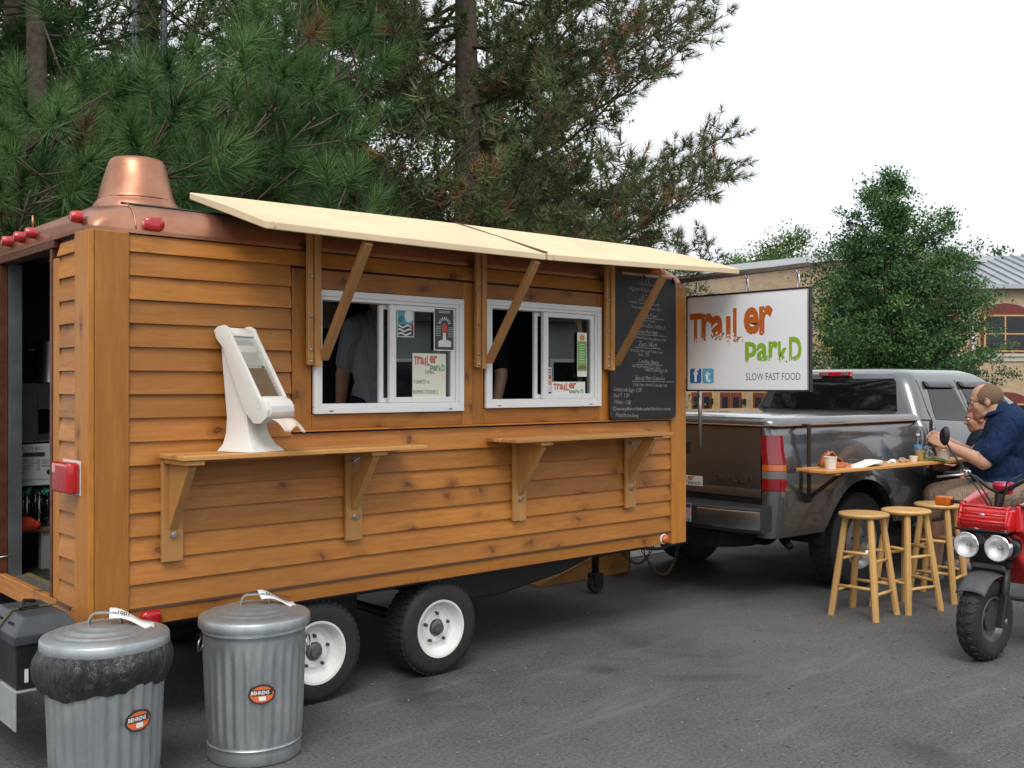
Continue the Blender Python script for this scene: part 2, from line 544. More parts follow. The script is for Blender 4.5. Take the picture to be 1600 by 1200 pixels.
# panel boards round the windows
zt, zb = 2.243, 1.424
for (a, b, z0, z1, mm) in [(.984, 1.094, zb, zt, W_Z), (1.096, 2.082, zb, 1.499, W_X), (1.096, 2.082, 2.146, zt, W_X),
                           (2.084, 2.162, zb, zt, W_Z), (2.164, 2.243, zb, zt, W_Z), (2.245, 3.223, zb, 1.512, W_X), (2.245, 3.223, 2.158, zt, W_X),
                           (3.225, 3.31, zb, zt, W_Z), (3.312, 3.935, zb, zt, W_X)]:
    m = MB(); m.box(a, b, -.018, .011, z0, z1); m.build('trim_board', mm, T, None, .002)
m = MB(); m.prism([(-.034, 1.414), (-.034, 1.420), (-.019, 1.4235), (-.004, 1.4235), (-.004, 1.414)], 'x', .982, 3.935); m.build('drip_ledge', W_X, T)
# corner posts
m = MB(); m.box(.0, .154, -.030, .0115, .566, 2.338); m.build('corner_board', W_Z, T, None, .004)
m = MB(); m.box(-.028, .0115, -.030, .0, .566, 2.338); m.box(-.028, .0115, .0, .145, .566, 2.338)
m = MB(); m.prism([(-.028, -.030), (-.002, -.030), (-.002, .012), (.0115, .012), (.0115, .145), (-.028, .145)], 'z', .566, 2.338)
m.build('corner_board', W_Z, T, None, .003)
m = MB(); m.box(3.938, TL+.004, -.030, .0115, .548, 2.338); m.build('corner_board', W_Z, T, None, .004)
m = MB(); m.box(TL-.0115, TL+.006, .013, .12, .548, 2.338); m.build('corner_board', W_Z, T, None, .004)
# rear siding strips
for k, (z0, z1) in enumerate(zip(rows, tops)):
    if k == 0: lap(z0-.0, z1-.03, .147, .40, 'y', -1, 0.0).build('siding_board', W_Y, T)
    else: lap(z0, z1-.002, .147, .386, 'y', -1, 0.0).build('siding_board', W_Y, T)
m = MB(); m.box(-.016, .0115, .388, .474, .642, 2.25); m.build('door_trim', W_Z, T, None, .003)
m = MB(); m.box(-.023, .0115, .147, 1.90, .540, .639); m.build('skirt_board', W_Y, T, None, .003)
m = MB(); m.box(-.03, -.0215, .20, .386, .628, .642); m.build('drip_strip', MATS['brown_drip_strip'], T)
# far rear half of the siding (beyond the door)
for k, (z0, z1) in enumerate(zip(rows[:-1], tops)):
    lap(z0, z1-(.03 if k == 0 else .002), 1.46, TW-.03, 'y', -1, 0.0).build('siding_board', W_Y, T)
m = MB(); m.box(-.028, .0115, TW-.029, TW+.02, .566, 2.338); m.build('corner_board', W_Z, T, None, .003)
m = MB(); m.box(.02, TL, TW-.011, TW+.012, .56, 2.338); m.build('far_cladding', W_X, T)
m = MB(); m.box(TL-.0115, TL+.004, .122, TW, .56, 2.338); m.build('front_cladding', W_Y, T)
# door frame
D = BROWNM
m = MB(); m.box(-.022, .02, .476, .504, .642, 2.30); m.build('door_jamb', D, T, None, .003)
m = MB(); m.box(-.022, .02, 1.325, 1.455, .642, 2.30); m.build('door_jamb', D, T, None, .003)
m = MB(); m.box(-.024, .02, .45, 1.455, 2.301, 2.336); m.build('door_head', D, T, None, .003)
m = MB(); m.box(.0205, .085, 1.30, 1.324, .612, 2.30); m.build('door_return', GALV_IN, T)
m = MB(); m.box(-.018, .10, .506, 1.32, .6125, .6235); m.build('door_sill', mat('grimy_sill', (.09,.08,.065), .7, 0, .5, 14), T)
m = MB(); m.box(.10, .125, .506, 1.298, .6135, .630); m.build('door_threshold', mat('brass_threshold', (.30,.23,.08), .45, .5, .3, 9), T)
for z in (2.0, 1.55, .93, .78):
    m = MB(); m.box(-.027, -.0225, 1.34, 1.37, z-.035, z+.035)
    for dz in (-.02, .02): m.lathe([(.005,-.031),(.005,-.027)], 8, (0,1.355,z+dz), 'x')
    m.build('hinge', BROWNM, T)
m = MB(); m.tube([(-.05,1.45,.72),(-.045,1.34,.722),(.03,1.298,.735)], .005, 6); m.build('door_stay', ZINC, T, 0)
scr = MB()
scr.lathe([(.0045,-.003),(.003,0)], 6, (0,0,0), 'x')
sme = scr.mesh('screw', ZINC)
for y, z in [(.49,2.24),(.49,1.85),(.49,1.42),(.49,1.0),(.49,.72),(.55,2.318),(.80,2.318),(1.1,2.318),(1.36,2.318)]:
    link('screw', sme, T, (-.0235,y,z))
for x, z in [(.06,2.15),(.06,1.55),(.06,1.0)]:
    pass

# roof
def rrect(x0, x1, y0, y1, r_, z, n=7):
    pts = []
    for cx_, cy_, a0 in ((x1-r_, y1-r_, 0), (x0+r_, y1-r_, 90), (x0+r_, y0+r_, 180), (x1-r_, y0+r_, 270)):
        for k in range(n):
            a = R(a0 + 90*k/(n-1)); pts.append((cx_+r_*math.cos(a), cy_+r_*math.sin(a), z))
    return pts
rs = []
rs.append(rrect(-.012, TL+.012, -.012, TW+.012, .03, 2.338))
for k in range(0, 8):
    t_ = k/7*math.pi/2
    ins = .15*(1-math.cos(t_)); z = 2.345 + .145*math.sin(t_)
    rs.append(rrect(-.012+ins, TL+.012-ins, -.012+ins, TW+.012-ins, .03+.20*(k/7), z))
for ins, dz in ((.26, .012), (.45, .024), (.7, .032), (.9, .036)):
    rs.append(rrect(-.012+ins, TL+.012-ins, -.012+ins, TW+.012-ins, .23 if ins < .6 else .05, 2.49+dz))
roof = MB().rings(rs).build('roof', COPPER, T, 60)
m = MB(); m.box(-.0205, -.0125, .0, TW, 2.339, 2.356); m.build('roof_flange', COPPER, roof)
m = MB(); m.box(-.0205, TL+.012, -.0205, -.0125, 2.339, 2.356); m.build('roof_flange', COPPER, roof)
for i in range(9): link('screw', sme, roof, (-.022, .07+i*.21, 2.348))
m = MB()   # roof edge bead and corner seam
m.tube([(.17+i*.25, .115, 2.492) for i in range(16)], .006, 6); m.build('roof_edge_strip', mat('black_sealant', (.02,.02,.02), .6), roof, 0)
m = MB(); pts = []
for k in range(8):
    t_ = k/7*math.pi/2; pts.append((.19, -.0135+.15*(1-math.cos(t_)), 2.347+.146*math.sin(t_)))
m.tube(pts, .0035, 5); m.build('roof_seam', COPPER, roof, 0)
# copper vent
def dent(a, k): return 1 + .012*math.sin(3*a+k) + .008*math.sin(7*a+2*k)
v = MB().lathe([(.235,2.49),(.232,2.54),(.222,2.575),(.203,2.598),(.193,2.612),(.188,2.63),(.18,2.66),(.166,2.72),(.150,2.78),(.138,2.815),(.128,2.828),(.10,2.836),(.03,2.838)], 40, (.475,.70,-.004), 'z', True, True, dent)
vent = v.build('roof_vent', COPPER, T, 50)
m = MB(); m.tube([(.475+.192*math.cos(a*.2618), .70+.192*math.sin(a*.2618), 2.611) for a in range(24)], .004, 6, True); m.build('vent_seam', COPPER, vent, 0)
m = MB(); m.tube([(-.0+.05,1.0,2.46),(.05,1.0,2.53)], .006, 6); m.build('stub_pin', COPPER, roof, 0)

# marker lamps
def marker(x, y, z, axis):
    m = MB()
    if axis == 'x': m.lathe([(.029,.014),(.029,0),(.0265,-.026),(.019,-.036),(.005,-.039)], 16, (x,y,z), 'x')
    else: m.rings([[(x+dx*.062*s+ (dx>0)*0, y+h, z+dz*s) for dx, dz in [(.62*math.cos(a*.2618)*.6+ (.4 if math.cos(a*.2618)>0 else -.4), .031*math.sin(a*.2618)) for a in range(24)]] for s, h in ((1,.01),(1,-.016),(.8,-.026),(.4,-.029))])
    lamp = m.build('marker_lamp', RED_L, T, 40)
    return lamp
for y in (1.16, .953, .767, .113): marker(-.022, y, 2.405, 'x')
marker(.267, -.018, 2.387, 'y'); marker(.254, -.024, .592, 'y')
m = MB(); m.lathe([(.036,0),(.036,-.008),(.030,-.012)], 20, (3.855,-.022,.592), 'y'); am = m.build('marker_base', WHITE_P, T, 40)
m = MB(); m.lathe([(.031,-.012),(.029,-.028),(.018,-.036),(.004,-.038)], 20, (3.855,-.022,.592), 'y'); m.build('marker_lamp', AMBER, T, 50)
# tail lamp block
m = MB(); m.box(-.085, -.030, .065, .285, 1.165, 1.305)
tl = m.build('tail_lamp', RED_L, T, 40, .018, 3)
m = MB(); m.box(-.0298, -.0284, .058, .292, 1.158, 1.312); m.build('lamp_base', WHITE_P, tl, None, .006)
m = MB(); m.box(-.0865, -.0855, .225, .268, 1.255, 1.29); m.build('reflector', mat('pale_reflector', (.75,.35,.33), .3), tl)

# windows
for wi, (a, b, c, d) in enumerate(WIN):
    w = link('window', None, T)
    F_ = .034
    m = MB(); m.box(a, b, -.042, -.019, c, c+F_); m.box(a, b, -.042, -.019, d-F_, d); m.box(a, a+F_, -.042, -.019, c+F_, d-F_); m.box(b-F_, b, -.042, -.019, c+F_, d-F_)
    m.build('frame', WHITE_V, w, None, .003)
    i0, i1, j0, j1 = a+F_, b-F_, c+F_, d-F_
    m = MB(); y0, y1 = -.034, .05; q = .018
    m.box(i0, i1, y0, y1, j0, j0+q); m.box(i0, i1, y0, y1, j1-q, j1); m.box(i0, i0+q, y0, y1, j0+q, j1-q); m.box(i1-q, i1, y0, y1, j0+q, j1-q)
    m.build('track', WHITE_V, w, None, .002)
    xm = a + (b-a)*.5
    # fixed right sash and slid sash behind it
    m = MB(); s0, s1 = xm-.012, i1-q-.001; k0, k1 = j0+q+.001, j1-q-.001; t_ = .030
    m.box(s0, s0+t_+.012, -.024, .004, k0, k1); m.box(s1-t_, s1, -.024, .004, k0, k1); m.box(s0+t_+.012, s1-t_, -.024, .004, k0, k0+t_); m.box(s0+t_+.012, s1-t_, -.024, .004, k1-t_, k1)
    sa = m.build('sash', WHITE_V, w, None, .003)
    m = MB(); m.box(s0+t_+.008, s1-t_+.004, -.012, -.008, k0+t_-.004, k1-t_+.004); m.build('pane', GLASS, sa)
    m = MB(); o_ = -.045; t2 = .026
    u0, u1 = s0+o_, s1-.075
    m.box(u0, u0+t2, .010, .034, k0, k1); m.box(u1-t2, u1, .010, .034, k0, k1); m.box(u0+t2, u1-t2, .010, .034, k0, k0+t2); m.box(u0+t2, u1-t2, .010, .034, k1-t2, k1)
    sb = m.build('sash', WHITE_V, w, None, .003)
    m = MB(); m.box(u0+t2-.004, u1-t2+.004, .020, .024, k0+t2-.004, k1-t2+.004); m.build('pane', GLASS, sb)
    for xx in (a+.10, b-.10):
        m = MB(); m.box(xx-.012, xx+.012, -.0435, -.0421, c+.012, c+.017); m.build('weep_slot', BLACK, w)

# shelves on brackets
def shelf(x0, x1, z, brk):
    s = link('counter_shelf', None, T)
    ys = [(-.300,-.234),(-.228,-.166),(-.160,-.098),(-.092,-.032)]
    for i, (y0, y1) in enumerate(ys):
        m = MB(); m.box(x0+rng.uniform(0,.004), x1-rng.uniform(0,.004), y0, y1, z-.021, z+.001*rng.uniform(-1,1)); m.build('slat', W_SX, s, None, .003)
    for i, bx in enumerate(brk):
        m = MB(); m.box(bx, bx+.092, -.285, -.050, z-.043, z-.0225); m.build('cleat', W_SY, s, None, .002)
        m = MB(); m.box(bx-.004, bx+.098, -.046, -.0225, .836, z-.0225); up = m.build('upright', W_SZ, s, None, .003)
        m = MB(); c = bx+.047
        m.prism([(-.0465, z-.044),(-.245, z-.044),(-.252, z-.060),(-.0465, z-.355),(-.0465,z-.30)][:4] if i == 0 else [(-.16, z-.044),(-.25, z-.044),(-.25,z-.058),(-.0465, z-.34),(-.0465, z-.20)], 'x', c-.019, c+.019)
        m.build('brace', W_SZ, s, None, .002)
        for zz in (z-.075, z-.375):
            m = MB(); m.lathe([(.013,-.046),(.013,-.049),(.007,-.050),(.006,-.064)], 10, (bx+.05,0,zz), 'y')
            m.bar((bx+.03,-.058,zz-.006),(bx+.07,-.06,zz+.009),.006,.010,(0,1,0)); m.build('wing_bolt', ZINC, up)
shelf(.285, 1.622, 1.336, (.303, 1.288))
shelf(2.250, 3.640, 1.342, (2.460, 3.452))

# awnings with props
def awning(xr0, xr1, zr0, zr1, zf0, zf1):
    m = MB(); th = .036
    yr, yf = .30, -.505
    nn = 10
    rings_ = []
    for k in range(nn+1):
        t_ = k/nn; x = xr0+(xr1-xr0)*t_
        zr = zr0+(zr1-zr0)*t_ ; zf = zf0+(zf1-zf0)*t_ - .003*math.sin(math.pi*t_)
        rings_.append([(x,yr,zr-th),(x,yr,zr),(x,(yr+yf)/2,(zr+zf)/2+.006),(x,yf+.02,zf+.004),(x,yf,zf),(x,yf+.002,zf-th),(x,yf+.03,zf-th+.006)])
    m.rings(rings_)
    return m.build('awning', CANVAS, T, 30, .004)
aw1 = awning(.584, 2.286, 2.618, 2.640, 2.380, 2.378)
aw2 = awning(2.308, 4.066, 2.640, 2.653, 2.378, 2.428)
CHAR = mat('awning_seam', (.13,.075,.035), .8)
m = MB(); m.bar((2.297,.300,2.6415),(2.297,-.49,2.388),.030,.007); m.build('seam_strip', CHAR, T)
for aw in (aw1, aw2):
    x = .60 if aw is aw1 else 2.325
    m = MB(); m.tube([(x+.015,-.5065,2.383),(x+.022,-.5085,2.365),(x+.012,-.507,2.345)], .003, 5); m.build('canvas_fold', CANVAS, aw, 0)
for i, (x0, x1) in enumerate([(1.046, 1.115), (2.150, 2.216), (3.236, 3.304)]):
    p = link('awning_support', None, T)
    m = MB(); m.box(x0, x0+.032, -.070, -.0435, 1.752, 2.42); m.box(x0+.034, x1, -.084, -.0435, 1.745, 2.44); m.build('post', W_SZ, p, None, .003)
    xc = x0+.0335+.052
    m = MB(); m.bar((xc,-.075,1.765+.02),(xc,-.478,2.336),.034,.045,(1,0,0)); m.build('prop', W_OLD, p, None, .003)
    for zz, yy in ((1.83,-.073),(1.772,-.073),(2.0,-.073),(2.2,-.073)):
        m = MB(); m.lathe([(.009,yy+.004),(.009,yy-.002),(.005,yy-.006)], 8, (x0+.016,0,zz), 'y'); m.build('bolt', ZINC, p)
# awning lamp peeking out above the chalkboard
m = MB(); m.ball((3.72,-.07,2.425), .055,.03,.022); m.build('awning_lamp', mat('orange_lamp', (.75,.13,.03), .3), T, 0)
m = MB(); m.box(3.42, 3.98, -.0345, -.0225, 2.342, 2.40); m.build('flashing', mat('pale_copper_flashing', (.62,.42,.34), .4, .5), T)

# wheels
def wheel_mesh(parent, c, r_, w, rimr, side=-1, spokes=5, name='wheel', rimmat=None, treads=44, depth=.055):
    """axle along y; outer face towards side"""
    g = link(name, None, parent, c)
    prof = []
    hw = w/2
    for (rr, yy) in [(rimr+.004, hw-.012),(rimr+.012, hw+.002),(r_*.86, hw+.006),(r_*.965, hw-.006),(r_*.992, hw-.022),(r_, hw*.55),(r_, 0),(r_, -hw*.55),(r_*.992, -hw+.022),(r_*.965, -hw+.006),(r_*.86, -hw-.006),(rimr+.012, -hw-.002),(rimr+.004, -hw+.012)]:
        prof.append((rr, yy))
    ty = MB().lathe(prof, 56, (0,0,0), 'y', False, False).build('tyre', RUBBER, g, 45)
    tb = MB()
    for i in range(treads):
        a = 2*math.pi*i/treads
        for s, off in ((-1,0),(1,.5)):
            aa = a + off*2*math.pi/treads
            for dy0, dy1, sk in ((.06,.40,.04),(.46,.80,-.04)):
                c0 = Vector((math.cos(aa), 0, math.sin(aa)))
                tdir = Vector((-math.sin(aa), 0, math.cos(aa)))
                half = math.pi*r_/treads*.72
                vs_ = []
                for rr in (r_-.004, r_+.006):
                    for yy, tt in ((dy0,-1),(dy1,-1),(dy1,1),(dy0,1)):
                        vs_.append(c0*rr + tdir*(half*tt + sk*(yy-.4)*.3) + Vector((0, s*yy*hw, 0)))
                tb.add(vs_, [(4,5,6,7),(0,1,5,4),(1,2,6,5),(2,3,7,6),(3,0,4,7)])
    tb.build('tread', RUBBER, ty)
    s = side
    rp = [(rimr+.006, s*(hw-.004)),(rimr+.006, s*(hw+.004)),(rimr-.006, s*(hw+.002)),(rimr-.018, s*(hw-.02)),(rimr-.022, s*(hw-depth*.6)),(rimr-.035, s*(hw-depth)),(rimr*.62, s*(hw-depth-.004)),(rimr*.5, s*(hw-depth+.012)),(.05, s*(hw-depth+.012)),(.048, s*(hw-depth-.002)),(.002, s*(hw-depth-.002))]
    rim = MB().lathe(rp, 40, (0,0,0), 'y', False, False).build('rim', rimmat or WHITE_P, g, 40)
    m = MB(); m.lathe([(.043, s*(hw-depth-.02)),(.043, s*(hw-depth+.02)),(.030, s*(hw-depth+.024)),(.028, s*(hw-depth+.045)),(.004, s*(hw-depth+.047))], 18, (0,0,0), 'y'); m.build('hub', mat('hub_grey', (.16,.16,.16), .45, .7, .4, 30), rim, 40)
    for i in range(5):
        a = 2*math.pi*i/5+.3
        m = MB(); m.lathe([(.010, s*(hw-depth+.004)),(.010, s*(hw-depth+.024)),(.004, s*(hw-depth+.03))], 6, (.082*math.cos(a),0,.082*math.sin(a)), 'y'); m.build('lug_nut', mat('dark_nut', (.07,.06,.055), .5, .6), rim)
    m = MB(); m.lathe([(rimr+.004, s*(hw-depth-.03)),(rimr+.004, -s*hw)], 24, (0,0,0), 'y', True, True); m.build('inner_drum', BLACK, g)
    return g
for x in (1.155, 1.955):
    wheel_mesh(T, (x, .115, .265), .262, .20, .158, -1)
    wheel_mesh(T, (x, TW-.115, .265), .262, .20, .158, 1)
for x in (1.155, 1.955):
    m = MB(); m.tube([(x,.23,.265),(x,TW-.23,.265)], .03, 10); m.build('axle', BLACK, T, 0)
m = MB()
for y in (.32, TW-.36): m.box(.05, 4.0, y, y+.06, .46, .555)
for x in (.3, 1.0, 2.0, 3.0, 3.8): m.box(x, x+.05, .381, TW-.361, .47, .554)
m.build('chassis', BLACK, T)
m = MB(); m.box(.78, 2.35, .03, .25, .535, .554); m.build('wheel_well', BLACK, T)
# black belly tank tapering to the front
m = MB(); m.rings([[(x, .42, zb_), (x, 1.55, zb_), (x, 1.55, .545), (x, .42, .545)] for x, zb_ in ((2.30,.30),(2.75,.29),(3.3,.36),(3.95,.52))]); m.build('belly_tank', mat('black_plastic', (.016,.017,.02), .5, 0, .2, 10), T, None, .01)
for x, zz in ((1.52,.30),):
    m = MB(); m.box(x-.12, x+.12, .40, .46, .30, .46); m.build('spring_hanger', BLACK, T)
# tongue, coupler, jack, chains, cables
m = MB(); m.bar((3.7,.45,.47),(4.75,.96,.45),.05,.09); m.bar((3.7,1.50,.47),(4.75,.99,.45),.05,.09); m.build('tongue', BLACK, T)
m = MB(); m.bar((4.70,.975,.46),(5.02,.975,.46),.07,.06); m.build('coupler', BLACK, T, None, .01)
jk = link('jack', None, T)
m = MB(); m.tube([(4.30,1.05,.16),(4.30,1.05,.62)], .030, 14); m.build('jack_tube', BLACK, jk, 0)
m = MB(); m.tube([(4.30,1.05,.12),(4.30,1.05,.20)], .024, 12); m.build('jack_stem', mat('jack_steel', (.22,.22,.23), .35, .9), jk, 0)
m = MB(); m.lathe([(.03,-.03),(.07,-.025),(.075,0),(.07,.025),(.03,.03)], 22, (4.30,1.05,.076), 'y'); m.build('caster', RUBBER, jk, 40)
m = MB(); m.box(4.255,4.345,1.005,1.013,.06,.16); m.box(4.255,4.345,1.087,1.095,.06,.16); m.box(4.255,4.345,1.0135,1.0865,.145,.16); m.build('caster_fork', BLACK, jk, None, .004)
def chain(pts, n=30, r_=.016):
    c = link('safety_chain', None, T)
    P = [Vector(p) for p in pts]
    def bez(t): a = P[0].lerp(P[1], t); b = P[1].lerp(P[2], t); return a.lerp(b, t)
    lm = MB(); ring = []
    for k in range(12):
        a = 2*math.pi*k/12; ring.append((math.cos(a)*r_*.6+(.5*r_ if math.cos(a) > 0 else -.5*r_), math.sin(a)*r_*.62, 0))
    lm.tube(ring, .0042, 6, True)
    me = lm.mesh('chain_link', RUST, 0)
    for i in range(n):
        t = (i+.5)/n; p = bez(t); d = (bez(t+.01)-bez(t-.01)).normalized()
        q = d.to_track_quat('X', 'Z').to_matrix().to_4x4() @ Matrix.Rotation(R(90)*(i % 2)+.4, 4, 'X')
        o = link('chain_link', me, c); o.matrix_local = Matrix.Translation(p) @ q
chain([(4.35,.62,.42),(4.62,.55,-.14),(4.98,.72,.55)], 34)
chain([(4.28,.80,.42),(4.55,.75,.02),(4.95,.95,.50)], 28)
m = MB(); m.tube([(3.95+i*.09, .52+.02*math.sin(i*2), .50-.10*math.sin(math.pi*i/12)) for i in range(13)], .013, 8); m.build('cable', BLACK, T, 0)
m = MB(); m.tube([(4.05+i*.022, .60, .52+.03*math.sin(i*1.1)) for i in range(40)], .006, 6); m.build('coiled_cable', BLACK, T, 0)
# rear bumper
BUMP = mat('pale_grey_bumper', (.34,.36,.34), .5, .1, .15, 12)
m = MB(); m.prism([(-.36,.23),(-.352,.23),(-.352,.385),(-.10,.385),(-.10,.394),(-.36,.394)], 'y', -.14, 2.05); m.build('rear_bumper', BUMP, T, None, .002)
for y in (.38, 1.5):
    m = MB(); m.box(-.10, .30, y, y+.06, .40, .50); m.build('bumper_arm', BLACK, T)
# ------------------------------------------------------------------ print materials
def print_mat(name, col, z0=None, z1=None, amount=.5, scale=60):
    """flat printed ink that is worn away in specks, more so between heights z1 (top) and z0 (bottom)"""
    t = NT(name); t.p.inputs['Base Color'].default_value = (*col, 1); t.p.inputs['Roughness'].default_value = .6
    tc = t.node('ShaderNodeTexCoord')
    n = t.noise(tc.outputs['Object'], scale, 4, .7)
    sx = t.node('ShaderNodeSeparateXYZ'); t.lk(tc.outputs['Object'], sx.inputs[0])
    if z0 is not None:
        mr = t.node('ShaderNodeMapRange'); mr.inputs['From Min'].default_value = z0; mr.inputs['From Max'].default_value = z1
        mr.inputs['To Min'].default_value = .36; mr.inputs['To Max'].default_value = .72
        t.lk(sx.outputs[2], mr.inputs[0])
        a = t.math('LESS_THAN', n, mr.outputs[0])
    else:
        a = t.math('LESS_THAN', n, amount)
    t.lk(a, t.p.inputs['Alpha'])
    return t.m
INK = mat('black_ink', (.03,.03,.03), .7)
CHALK = mat('white_chalk', (.42,.42,.41), .95, 0, .5, 60)
INK_R = mat('rust_orange_ink', (.52,.10,.012), .6)
INK_G = mat('leaf_green_ink', (.22,.42,.015), .6)
INK_DG = mat('dark_green_ink', (.05,.20,.06), .6)
INK_BR = mat('brown_ink', (.12,.055,.045), .6)

GLYPHS = [('T',.02,.125,.50,.826,0),('r',.125,.225,.52,.82,0),('a',.21,.325,.52,.79,0),('l',.34,.38,.46,.775,0),('L',.40,.485,.475,.855,0),('e',.49,.615,.57,.855,0),('r',.615,.725,.56,.86,0),
 ('p',.50,.595,.265,.495,1),('a',.595,.685,.29,.48,1),('r',.69,.765,.29,.495,1),('k',.765,.84,.275,.49,1),('D',.85,.945,.28,.53,1)]
def logo(parent, o, right, up, W_, H_, red, green, u0=0.0, v0=0.0):
    """distressed two-line wordmark; every glyph is fitted to its own box on a W_ x H_ panel whose lower left corner is o"""
    Rv = Vector(right).normalized(); Uv = Vector(up).normalized(); N = Rv.cross(Uv)
    for i, (ch, a, b, c, d, g) in enumerate(GLYPHS):
        ob = text(ch, 1.0, green if g else red, parent, Matrix.Identity(4), 'logo_letter', offset=.035)
        vs_ = ob.data.vertices
        x0 = min(v.co.x for v in vs_); x1 = max(v.co.x for v in vs_); y0 = min(v.co.y for v in vs_); y1 = max(v.co.y for v in vs_)
        for v in vs_:
            u = a+(b-a)*(v.co.x-x0)/(x1-x0)-u0; w = c+(d-c)*(v.co.y-y0)/(y1-y0)-v0
            v.co = Vector(o)+Rv*(u*W_)+Uv*(w*H_)+N*(.0002*(i % 3))

# ------------------------------------------------------------------ hanging sign and its arm
arm = link('sign_arm', None, T)
m = MB(); m.bar((4.145,.14,2.392),(4.145,-.985,2.42),.030,.030); m.build('arm_bar', mat('weathered_steel', (.14,.115,.10), .6, .5, .3, 30), arm, None, .002)
m = MB(); m.box(4.126, 4.164, .13, .16, 1.2, 2.42); m.build('arm_post', MATS['weathered_steel'], arm, None, .002)
m = MB(); m.box(4.105, 4.125, .02, .10, 1.86, 2.37); m.build('perforated_rail', mat('dark_bronze_rail', (.035,.022,.016), .5, .4), arm, None, .002)
m = MB()
for z in np.arange(1.9, 2.34, .045): m.box(4.110, 4.118, .012, .0195, z, z+.008)
tag(m.build('rail_slot', mat('slot_light', (.4,.4,.4), .5), arm), None, None, None, 'stuff')
m = MB(); m.tube([(4.19,-.07,1.62),(4.19,-.075,1.50),(4.19,-.08,1.21)], .014, 10); m.build('handle_rod', ZINC, arm, 0)

sign = thing('hanging_sign', 'white hanging sign with rust and green logo and SLOW FAST FOOD lettering', 'sign', (4.150, -.495, 1.62))
SW, SH = .978, .648
m = MB(); m.box(-.011, .011, -SW/2, SW/2, 0, SH); m.build('sign_core', mat('white_sign_board', (.84,.85,.86), .28, 0, .01, 3), sign)
fm = mat('dark_plum_frame', (.022,.015,.025), .4)
for nm, (y0,y1,z0,z1) in (('a',(-SW/2-.010,SW/2+.010,SH,SH+.012)),('b',(-SW/2-.010,SW/2+.010,-.012,0)),('c',(-SW/2-.010,-SW/2,0,SH)),('d',(SW/2,SW/2+.010,0,SH))):
    m = MB(); m.box(-.0145,.0145,y0,y1,z0,z1); m.build('frame_rail', fm, sign)
m = MB(); m.box(-.0125,-.0115,-SW/2+.001,-SW/2+.012,.001,SH-.001); m.build('silver_edge', mat('silver_edge', (.6,.6,.6), .3, .8), sign)
RIGHT = (0,-1,0); UP = (0,0,1); XF = -.0118
def sp(u, v): return (XF, SW/2-u*SW, v*SH)         # u from left, v from bottom (0-1)
lr = print_mat('worn_rust_print', (.50,.115,.012), .30, .44, 0, 60)
lg = print_mat('worn_green_print', (.24,.43,.02), .165, .255, 0, 60)
logo(sign, sp(0,0), RIGHT, UP, SW, SH, lr, lg)
text('SLOW FAST FOOD', .068, INK_BR, sign, frame(sp(.505,.100), RIGHT, UP), 'tagline', sx=.74, offset=-.004)
for u, cc, ch, nm in ((.025,(.03,.16,.40),'f','social_tile'),(.135,(.14,.46,.66),'t','social_tile')):
    m = MB(); y1 = SW/2-u*SW; y0 = y1-.098; z0, z1 = .045, .147; r_ = .014
    pts = []
    for cy_, cz_, a0 in ((y1-r_, z1-r_, 0),(y0+r_, z1-r_, 90),(y0+r_, z0+r_, 180),(y1-r_, z0+r_, 270)):
        for k in range(5):
            a = R(a0+22.5*k); pts.append((cy_+r_*math.cos(a), cz_+r_*math.sin(a)))
    m.prism(pts, 'x', XF-.001, XF); m.build(nm, mat('tile_%s' % ch, cc, .35, 0, .12, 12), sign)
    text(ch, .135 if ch == 'f' else .12, mat('tile_glyph', (.82,.88,.9), .5), sign, frame((XF-.0016, y1-.033 if ch == 'f' else y1-.026, z0+.012), RIGHT, UP), 'tile_glyph', offset=.03)
for yy in (.415, -.010, -.405):
    c = MB(); z = SH+.012
    c.tube([(.020*math.sin(a)*.6, yy+.016*math.sin(a)*.9, z+.034+.055*math.cos(a)) for a in [i*math.pi/10 for i in range(20)]], .0048, 6, True)
    c.tube([(.014*math.sin(a), yy+.004, z+.102+.015*math.cos(a)) for a in [i*math.pi/6 for i in range(12)]], .0048, 6, True)
    c.build('carabiner', mat('bright_steel', (.6,.6,.6), .25, 1.0), sign, 0)

# ------------------------------------------------------------------ chalkboard menu
cb = thing('chalkboard', 'black chalkboard menu with handwritten white prices beside right window', 'chalkboard', (3.29, -.042, 1.425))
m = MB(); CW, CH = .665, .955; r_ = .03; pts = []
for cx_, cz_, a0 in ((CW-r_, CH-r_, 0),(r_, CH-r_, 90),(r_, r_, 180),(CW-r_, r_, 270)):
    for k in range(5):
        a = R(a0+22.5*k); pts.append((cx_+r_*math.cos(a), cz_+r_*math.sin(a)))
m.prism(pts, 'y', -.010, .004); m.build('board', mat('chalkboard_black', (.016,.018,.022), .55, 0, .35, 3), cb, None, .001)
lines = [(.30,.880,'Mr. E',.052,1),(.18,.812,'Sandwich & Soup Taster',.036,0),(.20,.765,'*',.06,0),(.30,.745,'BLT',.040,1),(.18,.700,'Avocado Two Cheese Balsamic',.030,0),
 (.20,.660,'Sweet Red Corn Tomato 7.00',.030,0),(.30,.595,'Pic As Tonic',.040,1),(.24,.552,'Rosa Bacon or Lamb',.030,0),(.24,.512,'Chicken 5.00 or 7.00 for 2',.036,0),
 (.24,.455,'Smoked Pork Belly',.038,1),(.18,.412,'Smoked Mozz Sweet Tangy Balsamic 8.00',.028,0),(.27,.345,'Zucc-Wich',.052,1),(.19,.300,'Grilled Zucchini - Lamb Tomato Garlic',.027,0),
 (.27,.262,'Kale - 7.00',.032,0),(.27,.205,'Cowboy Beans',.042,1),(.21,.168,'Pork Belly Roasted Corn - 8.00',.028,0),(.33,.136,'+Add Organic Egg 1.50',.032,0),]
